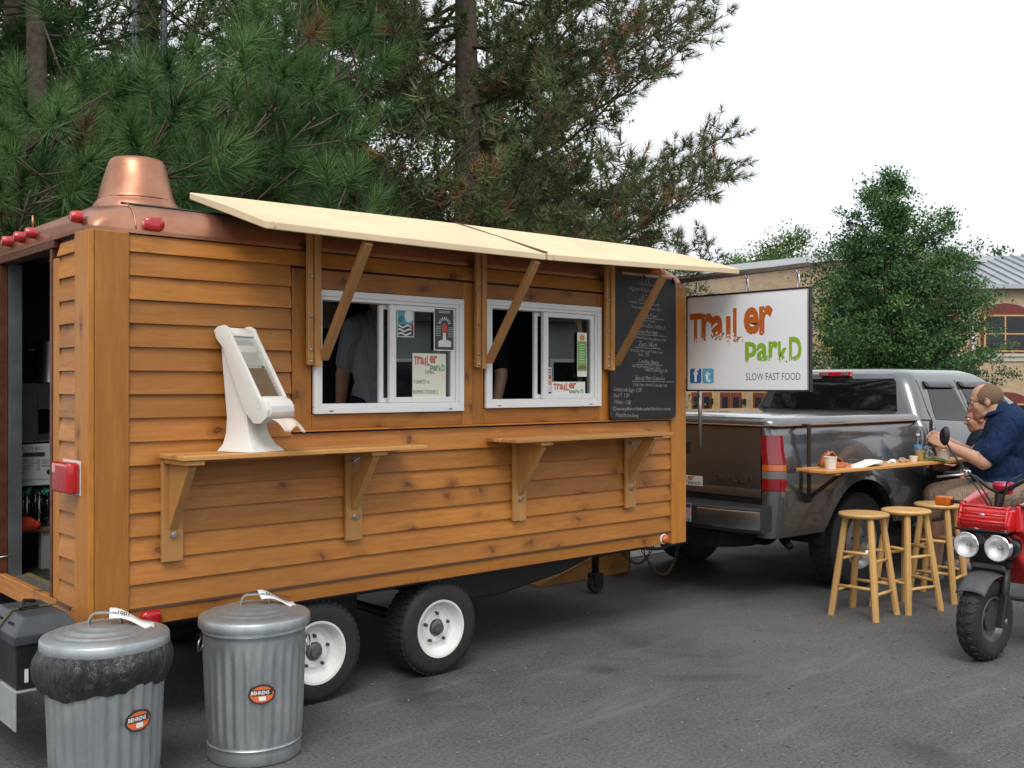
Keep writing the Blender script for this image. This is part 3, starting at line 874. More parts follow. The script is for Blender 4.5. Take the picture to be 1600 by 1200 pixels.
lines = [(x, .955-(.955-z)*.80+.02, s, h, u) for x, z, s, h, u in lines]
lines += [(.24,.262,'Bloody Mary Gazpacho',.040,1),(.22,.222,'Chilly Other Worlds Coolest Bar 3.00',.028,0),(.03,.188,'Lemonade Sage  1.50',.040,0),(.03,.146,'Iced T  1.50',.040,0),(.03,.106,'Water - 1.00',.040,0),
 (.015,.062,'*Consuming Raw or Undercooked Food may increase',.034,0),(.05,.020,'Food Borne illness',.038,0)]
for x, z, s, h, u in lines:
    mt = frame((x, -.0106, z), (1,0,-.03+random.uniform(-.02,.02)), (0,0,1))
    lo = text(s, h*1.0, CHALK, cb, mt, 'chalk_line', shear=.32, sx=.88, space=.92, offset=-.014, word=.8)
    mx = max(v_.co.x for v_ in lo.data.vertices)
    if mx > CW-.02:
        k_ = (CW-.02-x)/(mx-x)
        for v_ in lo.data.vertices: v_.co.x = x+(v_.co.x-x)*k_
    # stay on the board
    if u:
        mm = MB(); w_ = len(s)*h*.50
        mm.add([(x-.03,-.0106,z-.008),(x+w_,-.0106,z-.014),(x+w_,-.0106,z-.0165),(x-.03,-.0106,z-.0105)], [(0,1,2,3)]); mm.build('chalk_rule', CHALK, cb)
for xx in (.33, .63):
    m = MB(); m.tube([(xx,-.012,CH-.03),(xx,-.018,CH-.005),(xx,-.004,CH+.012)], .006, 6); m.build('hook', BLACK, cb, 0)

# ------------------------------------------------------------------ posters and decals in the windows
def poster(name, x0, x1, z0, z1, label, cat, paper, y=-.0135, group=None):
    o = thing(name, label, cat, ((x0+x1)/2, y, z0), 0, group)
    m = MB(); m.box(-(x1-x0)/2, (x1-x0)/2, -.001, .0, 0, z1-z0); m.build('sheet', paper, o)
    return o, x1-x0, z1-z0
def patch(parent, mat_, poly, y=-.0016, name='print'):
    m = MB(); m.prism(poly, 'y', y, y+.0005); return m.build(name, mat_, parent)
p, w, h = poster('poster', 1.63, 1.744, 1.915, 2.078, 'small blue and white wave poster at top left of left window', 'poster', PAPER)
P_BL = mat('poster_blue', (.10,.33,.42), .6); P_DK = mat('poster_slate', (.05,.065,.07), .6); P_WH = mat('poster_white', (.72,.74,.72), .6); P_RD = mat('poster_red', (.50,.09,.06), .6)
patch(p, P_BL, [(-w/2+.004,.07),(w/2-.004,.07),(w/2-.004,h-.004),(-w/2+.004,h-.004)])
patch(p, P_DK, [(-w/2+.004,.004),(w/2-.004,.004),(w/2-.004,.0695),(-w/2+.004,.0695)])
for k in range(3):
    pts = [(-w/2+.008+i*.0095, .012+k*.021+.006*math.sin(i*.9+k)) for i in range(10)]
    patch(p, P_WH, pts + [(x, z+.009) for x, z in reversed(pts)], -.0022)
patch(p, P_WH, [(.0,.085),(.03,.08),(.048,.10),(.045,.14),(.03,.152),(.0,.15),(-.008,.12)], -.0022)
patch(p, mat('poster_teal', (.04,.20,.22), .6), [(-.05,.075),(-.02,.085),(-.012,.11),(-.028,.12),(-.05,.10)], -.0022)
patch(p, P_RD, [(.040,.035),(.047,.035),(.050,.078),(.043,.088)], -.0027)
p, w, h = poster('poster', 1.872, 2.018, 1.845, 2.085, 'dark slate event poster with red rocket bottle in left window', 'poster', PAPER, -.0255)
patch(p, P_DK, [(-w/2+.006,.006),(w/2-.006,.006),(w/2-.006,h-.006),(-w/2+.006,h-.006)])
patch(p, P_WH, [(-.042,.022),(.048,.022),(.050,.052),(.028,.060),(.014,.060),(.010,.105),(-.008,.105),(-.012,.060),(-.026,.060),(-.042,.052)], -.0022)
patch(p, P_RD, [(-.014,.100),(.018,.100),(.022,.135),(.012,.150),(.002,.157),(-.008,.150),(-.018,.135)], -.0027)
for k in range(9):
    a = R(18+18*k); c_, s2 = math.cos(a), math.sin(a)
    patch(p, P_WH, [(.002+.028*c_-.002*s2, .145+.028*s2+.002*c_),(.002+.046*c_-.003*s2,.145+.046*s2+.003*c_),(.002+.046*c_+.003*s2,.145+.046*s2-.003*c_),(.002+.028*c_+.002*s2,.145+.028*s2-.002*c_)], -.0022, 'ray')
for zz in (.222, .214): patch(p, P_WH, [(-.04,zz),(.04,zz),(.04,zz+.003),(-.04,zz+.003)], -.0022, 'print_line')
for k in range(6):
    patch(p, P_WH, [(-.062,.085+k*.010),(-.024,.085+k*.010),(-.024,.087+k*.010),(-.062,.087+k*.010)], -.0022, 'print_line'); patch(p, P_WH, [(.028,.080+k*.010),(.062,.080+k*.010),(.062,.082+k*.010),(.028,.082+k*.010)], -.0022, 'print_line')
p, w, h = poster('poster', 1.733, 1.966, 1.572, 1.828, 'cream price sheet for swag with small logo in left window', 'poster', mat('cream_paper', (.74,.74,.62), .8))
logo(p, (-w/2+.004,-.0016,h*.60), (1,0,0), (0,0,1), w*1.0, .150, mat('faded_red_ink', (.55,.16,.10), .7), mat('faded_green_ink', (.15,.30,.15), .7), 0, .25)
text('SWAG.', .030, INK, p, frame((-.03,-.0016,h*.55), (1,0,0), (0,0,1)), 'print_line', sx=.75)
text('T-SHIRTS 16', .030, INK, p, frame((-w/2+.006,-.0016,h*.34), (1,0,0), (0,0,1)), 'print_line', sx=.70)
text('BUMPER STICKERS 3', .029, INK, p, frame((-w/2+.006,-.0016,h*.12), (1,0,0), (0,0,1)), 'print_line', sx=.66)
p, w, h = poster('poster', 2.800, 3.095, 1.583, 1.672, 'white bumper sticker logo along bottom of right window', 'sticker', PAPER)
logo(p, (-w/2+.006,-.0016,.006), (1,0,0), (0,0,1), w*.98, .125, MATS['faded_red_ink'], MATS['faded_green_ink'], 0, .25)
p, w, h = poster('poster', 3.012, 3.098, 1.705, 1.985, 'tall green listing poster in right window', 'poster', PAPER, -.0255)
patch(p, mat('poster_green', (.17,.42,.09), .6), [(-w/2+.004,.035),(w/2-.004,.035),(w/2-.004,h-.055),(-w/2+.004,h-.055)])
patch(p, mat('poster_orange', (.70,.30,.05), .6), [(-.018,h-.05),(.018,h-.05),(.022,h-.025),(.0,h-.008),(-.022,h-.025)])
patch(p, mat('poster_mud', (.22,.14,.05), .6), [(-w/2+.004,.045),(w/2-.004,.05),(w/2-.004,.068),(0,.075),(-w/2+.004,.06)], -.0022)
for k in range(8): patch(p, P_WH, [(-.028,.09+k*.016),(.028-.006*(k%3),.09+k*.016),(.028-.006*(k%3),.094+k*.016),(-.028,.094+k*.016)], -.0022, 'print_line')
p, w, h = poster('card_decal', 2.762, 2.797, 1.575, 1.760, 'column of small payment card decals in right window corner', 'sticker', PAPER)
for k, cc in enumerate([(.02,.02,.05),(.55,.60,.70),(.50,.30,.18),(.45,.12,.05),(.06,.10,.30)]):
    patch(p, mat('card_%d' % k, cc, .5), [(-w/2+.003,.004+k*.036),(w/2-.003,.004+k*.036),(w/2-.003,.034+k*.036),(-w/2+.003,.034+k*.036)], -.0016, 'card_print')
text('VISA', .014, P_WH, p, frame((-w/2+.004,-.0024,.158), (1,0,0), (0,0,1)), 'card_name', offset=.03)

# ------------------------------------------------------------------ napkin dispenser (front towards local -y)
nd = thing('napkin_dispenser', 'white pedestal napkin dispenser with clear cover on left counter shelf', 'napkin dispenser', (.685, -.150, 1.3375), R(17))
WP = mat('white_moulded_plastic', (.72,.71,.66), .3, 0, .02, 5)
def rect(hw, y0, y1, z, dz=0): return [(-hw,y0,z),(hw,y0,z),(hw,y1,z+dz),(-hw,y1,z+dz)]
m = MB(); m.rings([rect(.105,-.125,.115,0), rect(.100,-.120,.112,.008), rect(.080,-.085,.100,.035), rect(.066,-.055,.095,.085), rect(.060,-.040,.095,.16), rect(.058,-.030,.110,.27), rect(.058,-.02,.125,.40), rect(.058,.02,.135,.50)])
m.build('pedestal', WP, nd, 40, .006, 2)
side = [(.15,.575),(.125,.592),(.085,.598),(.055,.585),(.03,.54),(-.155,.25),(-.185,.235),(-.200,.20),(-.195,.165),(-.155,.135),(-.11,.135),(-.055,.19),(.00,.29),(.05,.40),(.09,.49),(.135,.535)]
for sx_ in (-1, 1):
    m = MB(); m.prism(side, 'x', sx_*.090, sx_*.074); m.build('cheek', WP, nd, 40, .004, 2)
m = MB(); m.prism([(-.15,.262),(-.190,.245),(-.212,.218),(-.212,.188),(-.200,.168),(-.158,.138),(-.125,.16),(-.13,.22)], 'x', -.0735, .0735); m.build('nose', WP, nd, 40, .004, 2)
m = MB(); m.prism([(.04,.535),(-.142,.252),(-.136,.246),(.046,.529)], 'x', -.0735, .0735); m.build('clear_cover', GLASS_C, nd, 40)
m = MB(); m.prism([(.12,.58),(.085,.588),(.056,.575),(.048,.545),(.13,.54)], 'x', -.0735, .0735); m.build('top_cap', WP, nd, 40, .003)
m = MB(); m.prism([(.06,.545),(.035,.50),(-.02,.405),(.03,.39),(.10,.50)], 'x', -.0735, .0735); m.build('back_plate', mat('pale_inner', (.66,.68,.66), .4), nd)
for k in range(16):
    t_ = k/15; a = Vector((0,-.128,.244)).lerp(Vector((0,-.036,.386)), t_)
    m = MB(); m.box(-.068+.002*(k%2), .068-.002*(k%2), a.y, a.y+.075, a.z, a.z+.008); m.build('napkin', KRAFT, nd)
m = MB(); rr = []
for k in range(9):
    t_ = k/8; rr.append([(-.070+.14*i/12, -.205-.085*t_, .158-.015*t_-.05*t_*t_+.010*math.sin(i*.9+2*t_)*t_ + .022*math.sin(math.pi*i/12)*t_) for i in range(13)])
m.rings(rr, False, False, False); o = m.build('pulled_napkin', mat('pale_napkin', (.62,.52,.42), .9), nd, 0); o.modifiers.new('s','SOLIDIFY').thickness = .001
m = MB(); m.box(-.0920,-.0905,-.158,-.140,.205,.225); m.box(-.0920,-.0905,-.150,-.135,.232,.250); m.build('cover_latch', mat('pale_inner', (.6,.6,.6)), nd)

# ------------------------------------------------------------------ trash cans
GALV = None
def galv():
    t = NT('galvanised_can')
    v = t.coords('Object', (1,1,.45), rnd=3)
    n = t.noise(v, 9, 6, .65, .5); n2 = t.noise(t.coords('Object', (14,14,.8)), 2.0, 4, .6)
    c = t.ramp(n, [(.25, (.27,.30,.31)), (.5, (.39,.42,.43)), (.8, (.54,.565,.57))])
    c = t.mix(t.ramp(n2, [(.5, 0.0), (.8, .55)]), c, (.50,.52,.52))
    t.lk(c, t.p.inputs['Base Color']); t.p.inputs['Metallic'].default_value = .75
    t.lk(t.ramp(n, [(.2, .50), (.8, .36)]), t.p.inputs['Roughness'])
    t.bump(n2, .06, .004)
    return t.m
GALV = galv()
def trash_can(label, loc, rz, tagrot, sticker_a, tagtext, sc_=1.0):
    can = thing('trash_can', label, 'trash can', loc, rz, 'galvanised trash cans'); can.scale = (sc_,)*3
    prof = [(.180,.0),(.198,.004),(.202,.012),(.200,.05),(.2005,.066),(.204,.070),(.2005,.074)]
    zs = [.084+.012*k for k in range(36)]
    n = 168; rings_ = []
    def ring(r_, z, amp):
        return [((r_+amp*max(-1,min(1,1.6*math.sin(28*2*math.pi*i/n)))*.5)*math.cos(2*math.pi*i/n), (r_+amp*max(-1,min(1,1.6*math.sin(28*2*math.pi*i/n)))*.5)*math.sin(2*math.pi*i/n), z) for i in range(n)]
    for r_, z in prof: rings_.append(ring(r_, z, 0))
    for z in np.linspace(.082, .500, 14):
        t_ = (z-.082)/.418; r_ = .201+.017*t_
        e = min(1, t_/.06, (1-t_)/.06); e = max(0, e); e = e*e*(3-2*e)
        rings_.append(ring(r_, z, .0085*e))
    for r_, z in [(.219,.53),(.2195,.548),(.225,.553),(.2195,.558),(.220,.585),(.226,.589),(.228,.595),(.224,.600),(.214,.598)]: rings_.append(ring(r_, z, 0))
    MB().rings(rings_, True, True, False).build('body', GALV, can, 50)
    lid = []
    for r_, z in [(.236,.572),(.240,.570),(.241,.578),(.239,.604),(.234,.611),(.215,.615),(.205,.622),(.198,.622),(.19,.620),(.178,.628),(.170,.632),(.162,.630),(.15,.632),(.138,.640),(.130,.643),(.122,.641),(.105,.643),(.092,.650),(.084,.652),(.074,.650),(.03,.653),(.004,.654)]:
        lid.append((r_, z+.004))
    ld = MB().lathe(lid, 72, (0,0,0), 'z', False, True).build('lid', GALV, can, 50)
    m = MB(); hp = []
    for k in range(15):
        a = math.pi*k/14; hp.append((.062*math.cos(a)*(1.0 if abs(math.cos(a)) < .9 else 1.02), 0, .655+.042*min(1,1.35*math.sin(a))))
    m.rings([[(x*.94, -.016, z-.004),(x,-.016,z+.003),(x,.016,z+.003),(x*.94,.016,z-.004)] for x, y, z in hp]); m.build('handle', GALV, ld, 40, .001, 1, None, (0,0,tagrot-.25))
    # hang tag
    m = MB(); rr = []
    for k in range(9):
        t_ = k/8; rr.append([(.015+.165*t_, -.050, .682-.048*t_+.012*math.sin(t_*5)), (.015+.165*t_, .012, .704-.052*t_+.014*math.sin(t_*5+.6))])
    m.rings(rr, False, False, False); o = m.build('hang_tag', PAPER, ld, 0, 0, 1, None, (0,0,tagrot)); o.modifiers.new('s','SOLIDIFY').thickness = .0008
    text(tagtext, .030, INK, o, Matrix.Translation((.040,-.036,.699)) @ Matrix.Rotation(R(17), 4, 'Y') @ Matrix.Rotation(R(21), 4, 'X'), 'tag_lettering', offset=.02, sx=.9)
    # oval sticker
    def oval(rx, rz_, r_, mm, nm, par):
        m = MB(); vs_ = [(r_, 0, 0)]; nn = 28
        for i in range(nn):
            a = 2*math.pi*i/nn; wob = 1+.018*math.sin(8*a)
            th = rx*wob*math.cos(a)/r_; vs_.append((r_*math.cos(th), r_*math.sin(th), rz_*wob*math.sin(a)))
        m.add(vs_, [(0, 1+i, 1+(i+1) % nn) for i in range(nn)])
        return m.build(nm, mm, par, None, 0, 1, (0,0,.315) if par is can else None, (0,0,sticker_a) if par is can else None)
    st = oval(.058, .042, .2185, INK, 'sticker', can)
    oval(.049, .034, .2192, mat('sticker_orange', (.72,.14,.04), .5), 'sticker_ring', st)
    m = MB(); m.add([(.2199*math.cos(a), .2199*math.sin(a), z) for a in (-.20,-.1,0,.1,.20) for z in (-.004,.020)], [(2*i, 2*i+2, 2*i+3, 2*i+1) for i in range(4)]); m.build('sticker_band', INK, st)
    tx = text('BEHRENS', .021, P_WH, st, frame((.2206,-.046,.001), (0,1,0), (0,0,1)), 'sticker_lettering', offset=.03, sx=.88)
    for v_ in tx.data.vertices:
        th = v_.co.y/.2206; v_.co.x = .2206*math.cos(th); v_.co.y = .2206*math.sin(th)
    m = MB(); m.add([(.2202,-.014,-.026),(.2202,.016,-.026),(.2202,.016,-.008),(.2202,-.014,-.008)], [(0,1,2,3)]); m.build('sticker_price', PAPER, st)
    for s2 in (-1, 1) if sc_ < 1.03 else ():
        m = MB(); m.tube([(.02, s2*.226, .52),(.045,s2*.232,.50),(.05,s2*.236,.46),(0,s2*.238,.45),(-.05,s2*.236,.46),(-.045,s2*.232,.50),(-.02,s2*.226,.52)], .0045, 6); m.build('side_handle', ZINC, can, 0, 0, 1, None, (0,0,R(52)))
    return can
cd = math.atan2(-4.641+.41, -1.639-.58)
trash_can('galvanised trash can with bare rim standing by the rear trailer wheel', (.575,-.405,0), 0, R(-10), cd+R(8), 'BEHRENS', 1.02)
cd1 = math.atan2(-4.641+.40, -1.639+.09)
trash_can('galvanised trash can lined with black bag at left', (-.088,-.400,0), 0, R(-22), cd1+R(33), '1001', 1.04)
# liner bag hanging over the rim
bag = thing('trash_bag', 'crumpled black plastic bag folded over the trash can rim', 'trash bag', (-.088,-.400,0)); bag.scale = (1.04,)*3
rr = []; nb = 96; nz = 15
for k in range(nz+1):
    t_ = k/nz; z = .590 - .165*t_
    ring = []
    for i in range(nb):
        a = 2*math.pi*i/nb
        r0 = .2305 + .024*math.sin(math.pi*min(1, t_*1.10))**.8 + .012*math.sin(a-.4)*t_
        wr = (.003*math.sin(7*a+2*t_)+.0035*abs(math.sin(11*a-1.5*t_+1))+.003*abs(math.sin(17*a+2.5*t_+2))+.003*math.sin(4*a+4*t_))*min(1,4*t_)
        if t_ > .95: r0 -= .006
        hem = .012*math.sin(2*a+1)+.006*math.sin(7*a+.5)+.003*math.sin(19*a)
        ring.append(((r0+wr)*math.cos(a), (r0+wr)*math.sin(a), z - hem*t_))
    rr.append(ring)
def bagmat():
    t = NT('black_bag_film'); v = t.coords('Object', (1,1,.6))
    n = t.noise(t.coords('Object', (9,9,1.6)), 2.6, 5, .65, 1.2); n2 = t.noise(v, 6, 3, .5, 2)
    t.p.inputs['Base Color'].default_value = (.028,.029,.030,1); t.p.inputs['Roughness'].default_value = .27
    t.p.inputs['Specular IOR Level'].default_value = .7
    t.bump(t.math('ADD', t.math('MULTIPLY', n, 1.5), t.math('MULTIPLY', n2, .6)), 1.0, .022)
    return t.m
MB().rings(rr, True, False, False).build('film', bagmat(), bag, 0)
m = MB()
for k in range(7):
    a = R(-118+k*9); r_ = .262
    m.add([(r_*math.cos(a+.02*q), r_*math.sin(a+.02*q), .40+.006*((k+q) % 3)-.004) for q in range(2)] + [((r_+.012)*math.cos(a+.03), (r_+.012)*math.sin(a+.03), .375)], [(0,1,2)])
m = None

# ------------------------------------------------------------------ black battery box strapped on the bumper
bx = thing('battery_box', 'black plastic box strapped on the rear bumper behind bagged can', 'box', (-.225,.075,.3945))
BP = mat('black_moulded_box', (.014,.015,.017), .42, 0, .2, 20)
BP2 = mat('slate_box_lid', (.040,.045,.052), .45, 0, .15, 20)
m = MB(); m.rings([[(-.125,-.20,0),(.115,-.20,0),(.115,.22,0),(-.125,.22,0)],[(-.130,-.205,.19),(.12,-.205,.19),(.12,.225,.19),(-.130,.225,.19)]]); m.build('case', BP, bx, None, .006, 2)
m = MB(); m.rings([[(-.140,-.215,.185),(.128,-.215,.185),(.128,.235,.185),(-.140,.235,.185)],[(-.140,-.215,.225),(.128,-.215,.225),(.128,.235,.225),(-.140,.235,.225)],[(-.085,-.165,.292),(.080,-.165,.292),(.080,.18,.292),(-.085,.18,.292)]]); m.build('lid', BP2, bx, None, .006, 2)
for y in (-.09, .06):
    m = MB(); m.box(-.118,-.105,y-.03,y+.03,.245,.262); m.build('lid_rib', BP, bx)
m = MB(); m.bar((-.1475,-.005,.0),(-.1475,-.005,.225),.003,.022,(0,1,0)); m.bar((-.1475,-.005,.225),(-.088,-.005,.297),.022,.003); m.bar((-.088,-.005,.297),(.10,-.005,.297),.022,.003); m.build('strap', mat('tan_strap', (.10,.07,.03), .8), bx)
m = MB(); m.box(-.05,.02,-.02,.02,.299,.312); m.build('buckle', BLACK, bx, None, .004)
m = MB(); m.box(-.095,-.080,-.2075,-.2055,.03,.085); m.build('sticker', PAPER, bx)
m = MB(); m.tube([(-.06,-.03,.305),(-.02,.06,.318),(.04,.12,.30),(.07,.20,.25)], .008, 6); m.build('cable', BLACK, bx, 0)

# ------------------------------------------------------------------ inside, by the rear door
def crate(): pass
cab = thing('steel_cabinet', 'stainless steel counter unit just inside the rear door', 'cabinet', (.10,1.46,.612))
m = MB(); m.box(.0,.12,0,.40,.72,1.05); m.build('side_panel', STEEL, cab, None, .004)
m = MB(); m.box(.125,.62,0.01,.40,.905,1.05); m.build('front_panel', STEEL, cab, None, .004)
m = MB(); m.box(.125,.62,.02,.40,.72,.76); m.build('drawer_lip', STEEL, cab, None, .004)
m = MB(); m.box(-.05,.62,.0,.40,.215,.235); m.build('lower_shelf', mat('shelf_board', (.16,.10,.06), .7, 0, .3, 8), cab)
for x in (.14, .56):
    m = MB(); m.box(x,x+.05,.02,.07,0,.2145); m.build('leg', mat('pale_leg', (.28,.30,.28), .5), cab)
m = MB(); m.box(-.05,.62,.36,.398,.236,.719); m.build('back_panel', DARKIN, cab)
pot = thing('stock_pot', 'tall shiny stock pot standing on the steel counter', 'pot', (.35,1.64,1.663))
m = MB(); m.lathe([(.10,0),(.11,.006),(.11,.235),(.114,.24),(.108,.242),(.103,.238),(.103,.01)], 36); m.build('pot_body', STEEL, pot, 40)
for s2 in (-1,1):
    m = MB(); m.tube([(s2*.11,-.03,.19),(s2*.145,-.02,.19),(s2*.145,.02,.19),(s2*.11,.03,.19)], .006, 6); m.build('handle', STEEL, pot, 0)
pb = thing('produce_box', 'white printed cardboard produce box on the lower shelf', 'box', (.215,1.47,1.085), R(-4))
CARD = mat('white_cardboard', (.48,.50,.52), .8, 0, .06, 6)
m = MB(); m.box(-.14,.14,0,.24,0,.235); m.build('carton', CARD, pb, None, .004)
m = MB(); m.box(-.075,.04,-.0025,-.0005,.165,.188); m.build('hand_hole', INK, pb, None, 0)
m = MB(); m.lathe([(.014,-.0025),(.014,-.0005)], 16, (.062,0,.075), 'y'); m.build('vent_hole', INK, pb)
text('1 1/9 BU.', .024, INK, pb, frame((-.07,-.001,.203), (1,0,0), (0,0,1)), 'print_line')
text('U.S.\nNO.1', .022, INK, pb, frame((.075,-.001,.212), (1,0,0), (0,0,1)), 'print_line', offset=.02)
for k in range(5): text(['GREEN BEANS','YELLOW SQUASH','SWEET CORN','HOT PEPPER','OTHER'][k], .0165, INK, pb, frame((-.125,-.001,.140-.017*k), (1,0,0), (0,0,1)), 'print_line')
for k in range(4):
    m = MB(); z = .136-.017*k
    for a in ((.002,.014,0,.002),(.002,.014,.010,.012),(.002,.004,.002,.010),(.012,.014,.002,.010)): m.box(a[0],a[1],-.0015,-.0005,z+a[2],z+a[3])
    m.build('tick_box', INK_R, pb)
    text(['BEANS','PEAS','PEPPER','______'][k], .016, INK, pb, frame((.022,-.001,z+.001), (1,0,0), (0,0,1)), 'print_line')
text('PRODUCE OF MICHIGAN', .013, INK, pb, frame((-.08,-.001,.030), (1,0,0), (0,0,1)), 'print_line')
# wrapped bottles and an orange bag under the box
bt = MB().lathe([(.028,0),(.031,.006),(.031,.04),(.028,.05),(.031,.06),(.028,.07),(.031,.08),(.031,.12),(.016,.16),(.012,.185),(.013,.19)], 14).mesh('plastic', glass_mat('bottle_plastic', (.6,.66,.66), .12, .1), 40)
cp = MB().lathe([(.014,.188),(.014,.205)], 12).mesh('cap', P_WH)
for i in range(5):
    for j in range(2):
        b = thing('water_bottle', 'shrink-wrapped water bottle, %s of five in the %s row inside the door' % (['first','second','third','fourth','last'][i], ['front','back'][j]), 'bottle', (.105+i*.066,1.50+j*.07,.848), 0, 'wrapped water bottles')
        link('plastic', bt, b); link('cap', cp, b)
ob = thing('green_bag', 'crumpled green and clear plastic bag under the produce box', 'bag', (.22,1.50,1.042))
m = MB(); rr = []
for k in range(7):
    t_ = k/6; rr.append([(-.15+.30*i/14, -.06+.16*t_, .015*math.sin(i*1.3+t_*5)+.012*math.sin(i*2.9)+.012) for i in range(15)])
m.rings(rr, False, False, False); m.build('film', mat('green_film', (.05,.26,.17), .3, 0, .5, 12), ob, 0)
ob = thing('orange_bag', 'bright red orange bag slumped on the low shelf', 'bag', (.13,1.44,.848))
m = MB(); m.ball((0,0,.03), .075,.03,.045); m.ball((.05,.01,.02), .05,.03,.03)
o = m.build('cloth', mat('red_orange_cloth', (.72,.06,.03), .6, 0, .2, 15), ob, 0)
# counter inside under the windows, with a cream hood panel behind
ct = thing('prep_counter', 'steel prep counter inside behind the serving windows', 'counter', (1.0,.06,.612))
m = MB(); m.box(.0,2.6,.0,.34,.80,.835); m.build('counter_top', STEEL, ct, None, .004)
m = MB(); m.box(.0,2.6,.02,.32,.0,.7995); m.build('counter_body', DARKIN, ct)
hd = thing('cream_hood', 'cream range hood panel seen through the left window', 'hood', (1.62,.95,2.0))
m = MB(); pts = [(0,.0),(.20,.01),(.235,.06),(.25,.08),(.245,.14),(.20,.17),(.16,.40),(0,.40)]
m.prism(pts, 'y', 0, .03); m.build('hood_skin', mat('cream_enamel', (.66,.55,.38), .5), hd, None, .004)

# wedge-shaped wooden ramp lying under the trailer nose
rp = thing('wooden_ramp', 'brown wooden ramp lying on the ground under the trailer nose', 'ramp', (4.68,1.66,0))
m = MB(); m.prism([(-.56,0),(.52,0),(.52,.235),(.34,.225),(-.02,.14)], 'y', -.16, -.14); m.build('side_board', W_PLY, rp, None, .002)
m = MB(); m.prism([(-.56,0),(.52,0),(.52,.235),(.34,.225),(-.02,.14)], 'y', .16, .18); m.build('side_board', W_PLY, rp, None, .002)
m = MB(); m.rings([[(x,-.165,z),(x,.185,z),(x,.185,z+.018),(x,-.165,z+.018)] for x, z in ((-.57,.001),(-.02,.1405),(.34,.2255),(.52,.2355))]); m.build('deck', W_PLY, rp)
m = MB(); m.box(.5205,.536,-.16,.18,0,.26); m.build('end_board', mat('green_edge', (.04,.10,.06), .7), rp)
# ------------------------------------------------------------------ pickup truck (x forward, y left, origin under the rear axle)
def paint():
    t = NT('pewter_metallic_paint')
    n = t.noise(t.coords('Object'), 1.2, 4)
    t.lk(t.ramp(n, [(.3, (.155,.158,.162)), (.7, (.195,.198,.202))]), t.p.inputs['Base Color'])
    t.p.inputs['Metallic'].default_value = .75; t.p.inputs['Roughness'].default_value = .26
    t.p.inputs['Coat Weight'].default_value = 1.0; t.p.inputs['Coat Roughness'].default_value = .03
    return t.m
PAINT = paint()
DGLASS = mat('dark_tinted_glass', (.006,.007,.007), .03, 0, 0, 1, 0, .5, None, 0, .0)
SMOKE = mat('smoked_visor', (.02,.02,.022), .12, 0, 0, 1, 0, .5)
TRIM = mat('black_trim', (.015,.015,.016), .5)
truck = thing('pickup_truck', 'dark grey pickup truck with covered bed hitched to the trailer', 'truck', (6.087,.707,0), R(-2.7))
K = truck
def prof_y(z):
    pts = [(.46,.93),(.55,.955),(.70,.98),(.92,.992),(1.02,.988),(1.18,.962),(1.235,.950),(1.27,.956),(1.315,.942),(1.345,.928)]
    for (a, b), (c, d) in zip(pts[:-1], pts[1:]):
        if z <= c: return b+(d-b)*max(0,(z-a))/(c-a)
    return pts[-1][1]
def arch(x, cx_, r_, zc=.40): 
    d = abs(x-cx_)
    return zc+math.sqrt(max(0, r_*r_-d*d)) if d < r_ else 0
def side_panel(name, x0, x1, zlo, zhi, s, archc=None, archr=.49, nx=70, off=0):
    m = MB(); rr = []
    xs = list(np.linspace(x0, x1, nx))
    if archc is not None:
        xs += [archc-archr+1e-4, archc+archr-1e-4]; xs.sort()
    zr = list(np.linspace(0, 1, 22))
    for x in xs:
        lo = zlo
        if archc is not None: lo = max(zlo, arch(x, archc, archr))
        col = []
        for t_ in zr:
            z = lo+(zhi-lo)*t_
            fl = 0
            if archc is not None:
                dd = math.hypot(x-archc, z-.40)
                if dd < archr+.07: fl = .016*(1-max(0, dd-archr)/.07)
            col.append((x, s*(prof_y(z)+fl+off), z))
        rr.append(col + [(x, s*(prof_y(zhi)-.04), zhi+.004), (x, s*.80, zhi)][:1] + [(x, s*(prof_y(lo)-.05), lo)])
    m.rings(rr, True, True, True)
    return m.build(name, PAINT, K, 35)
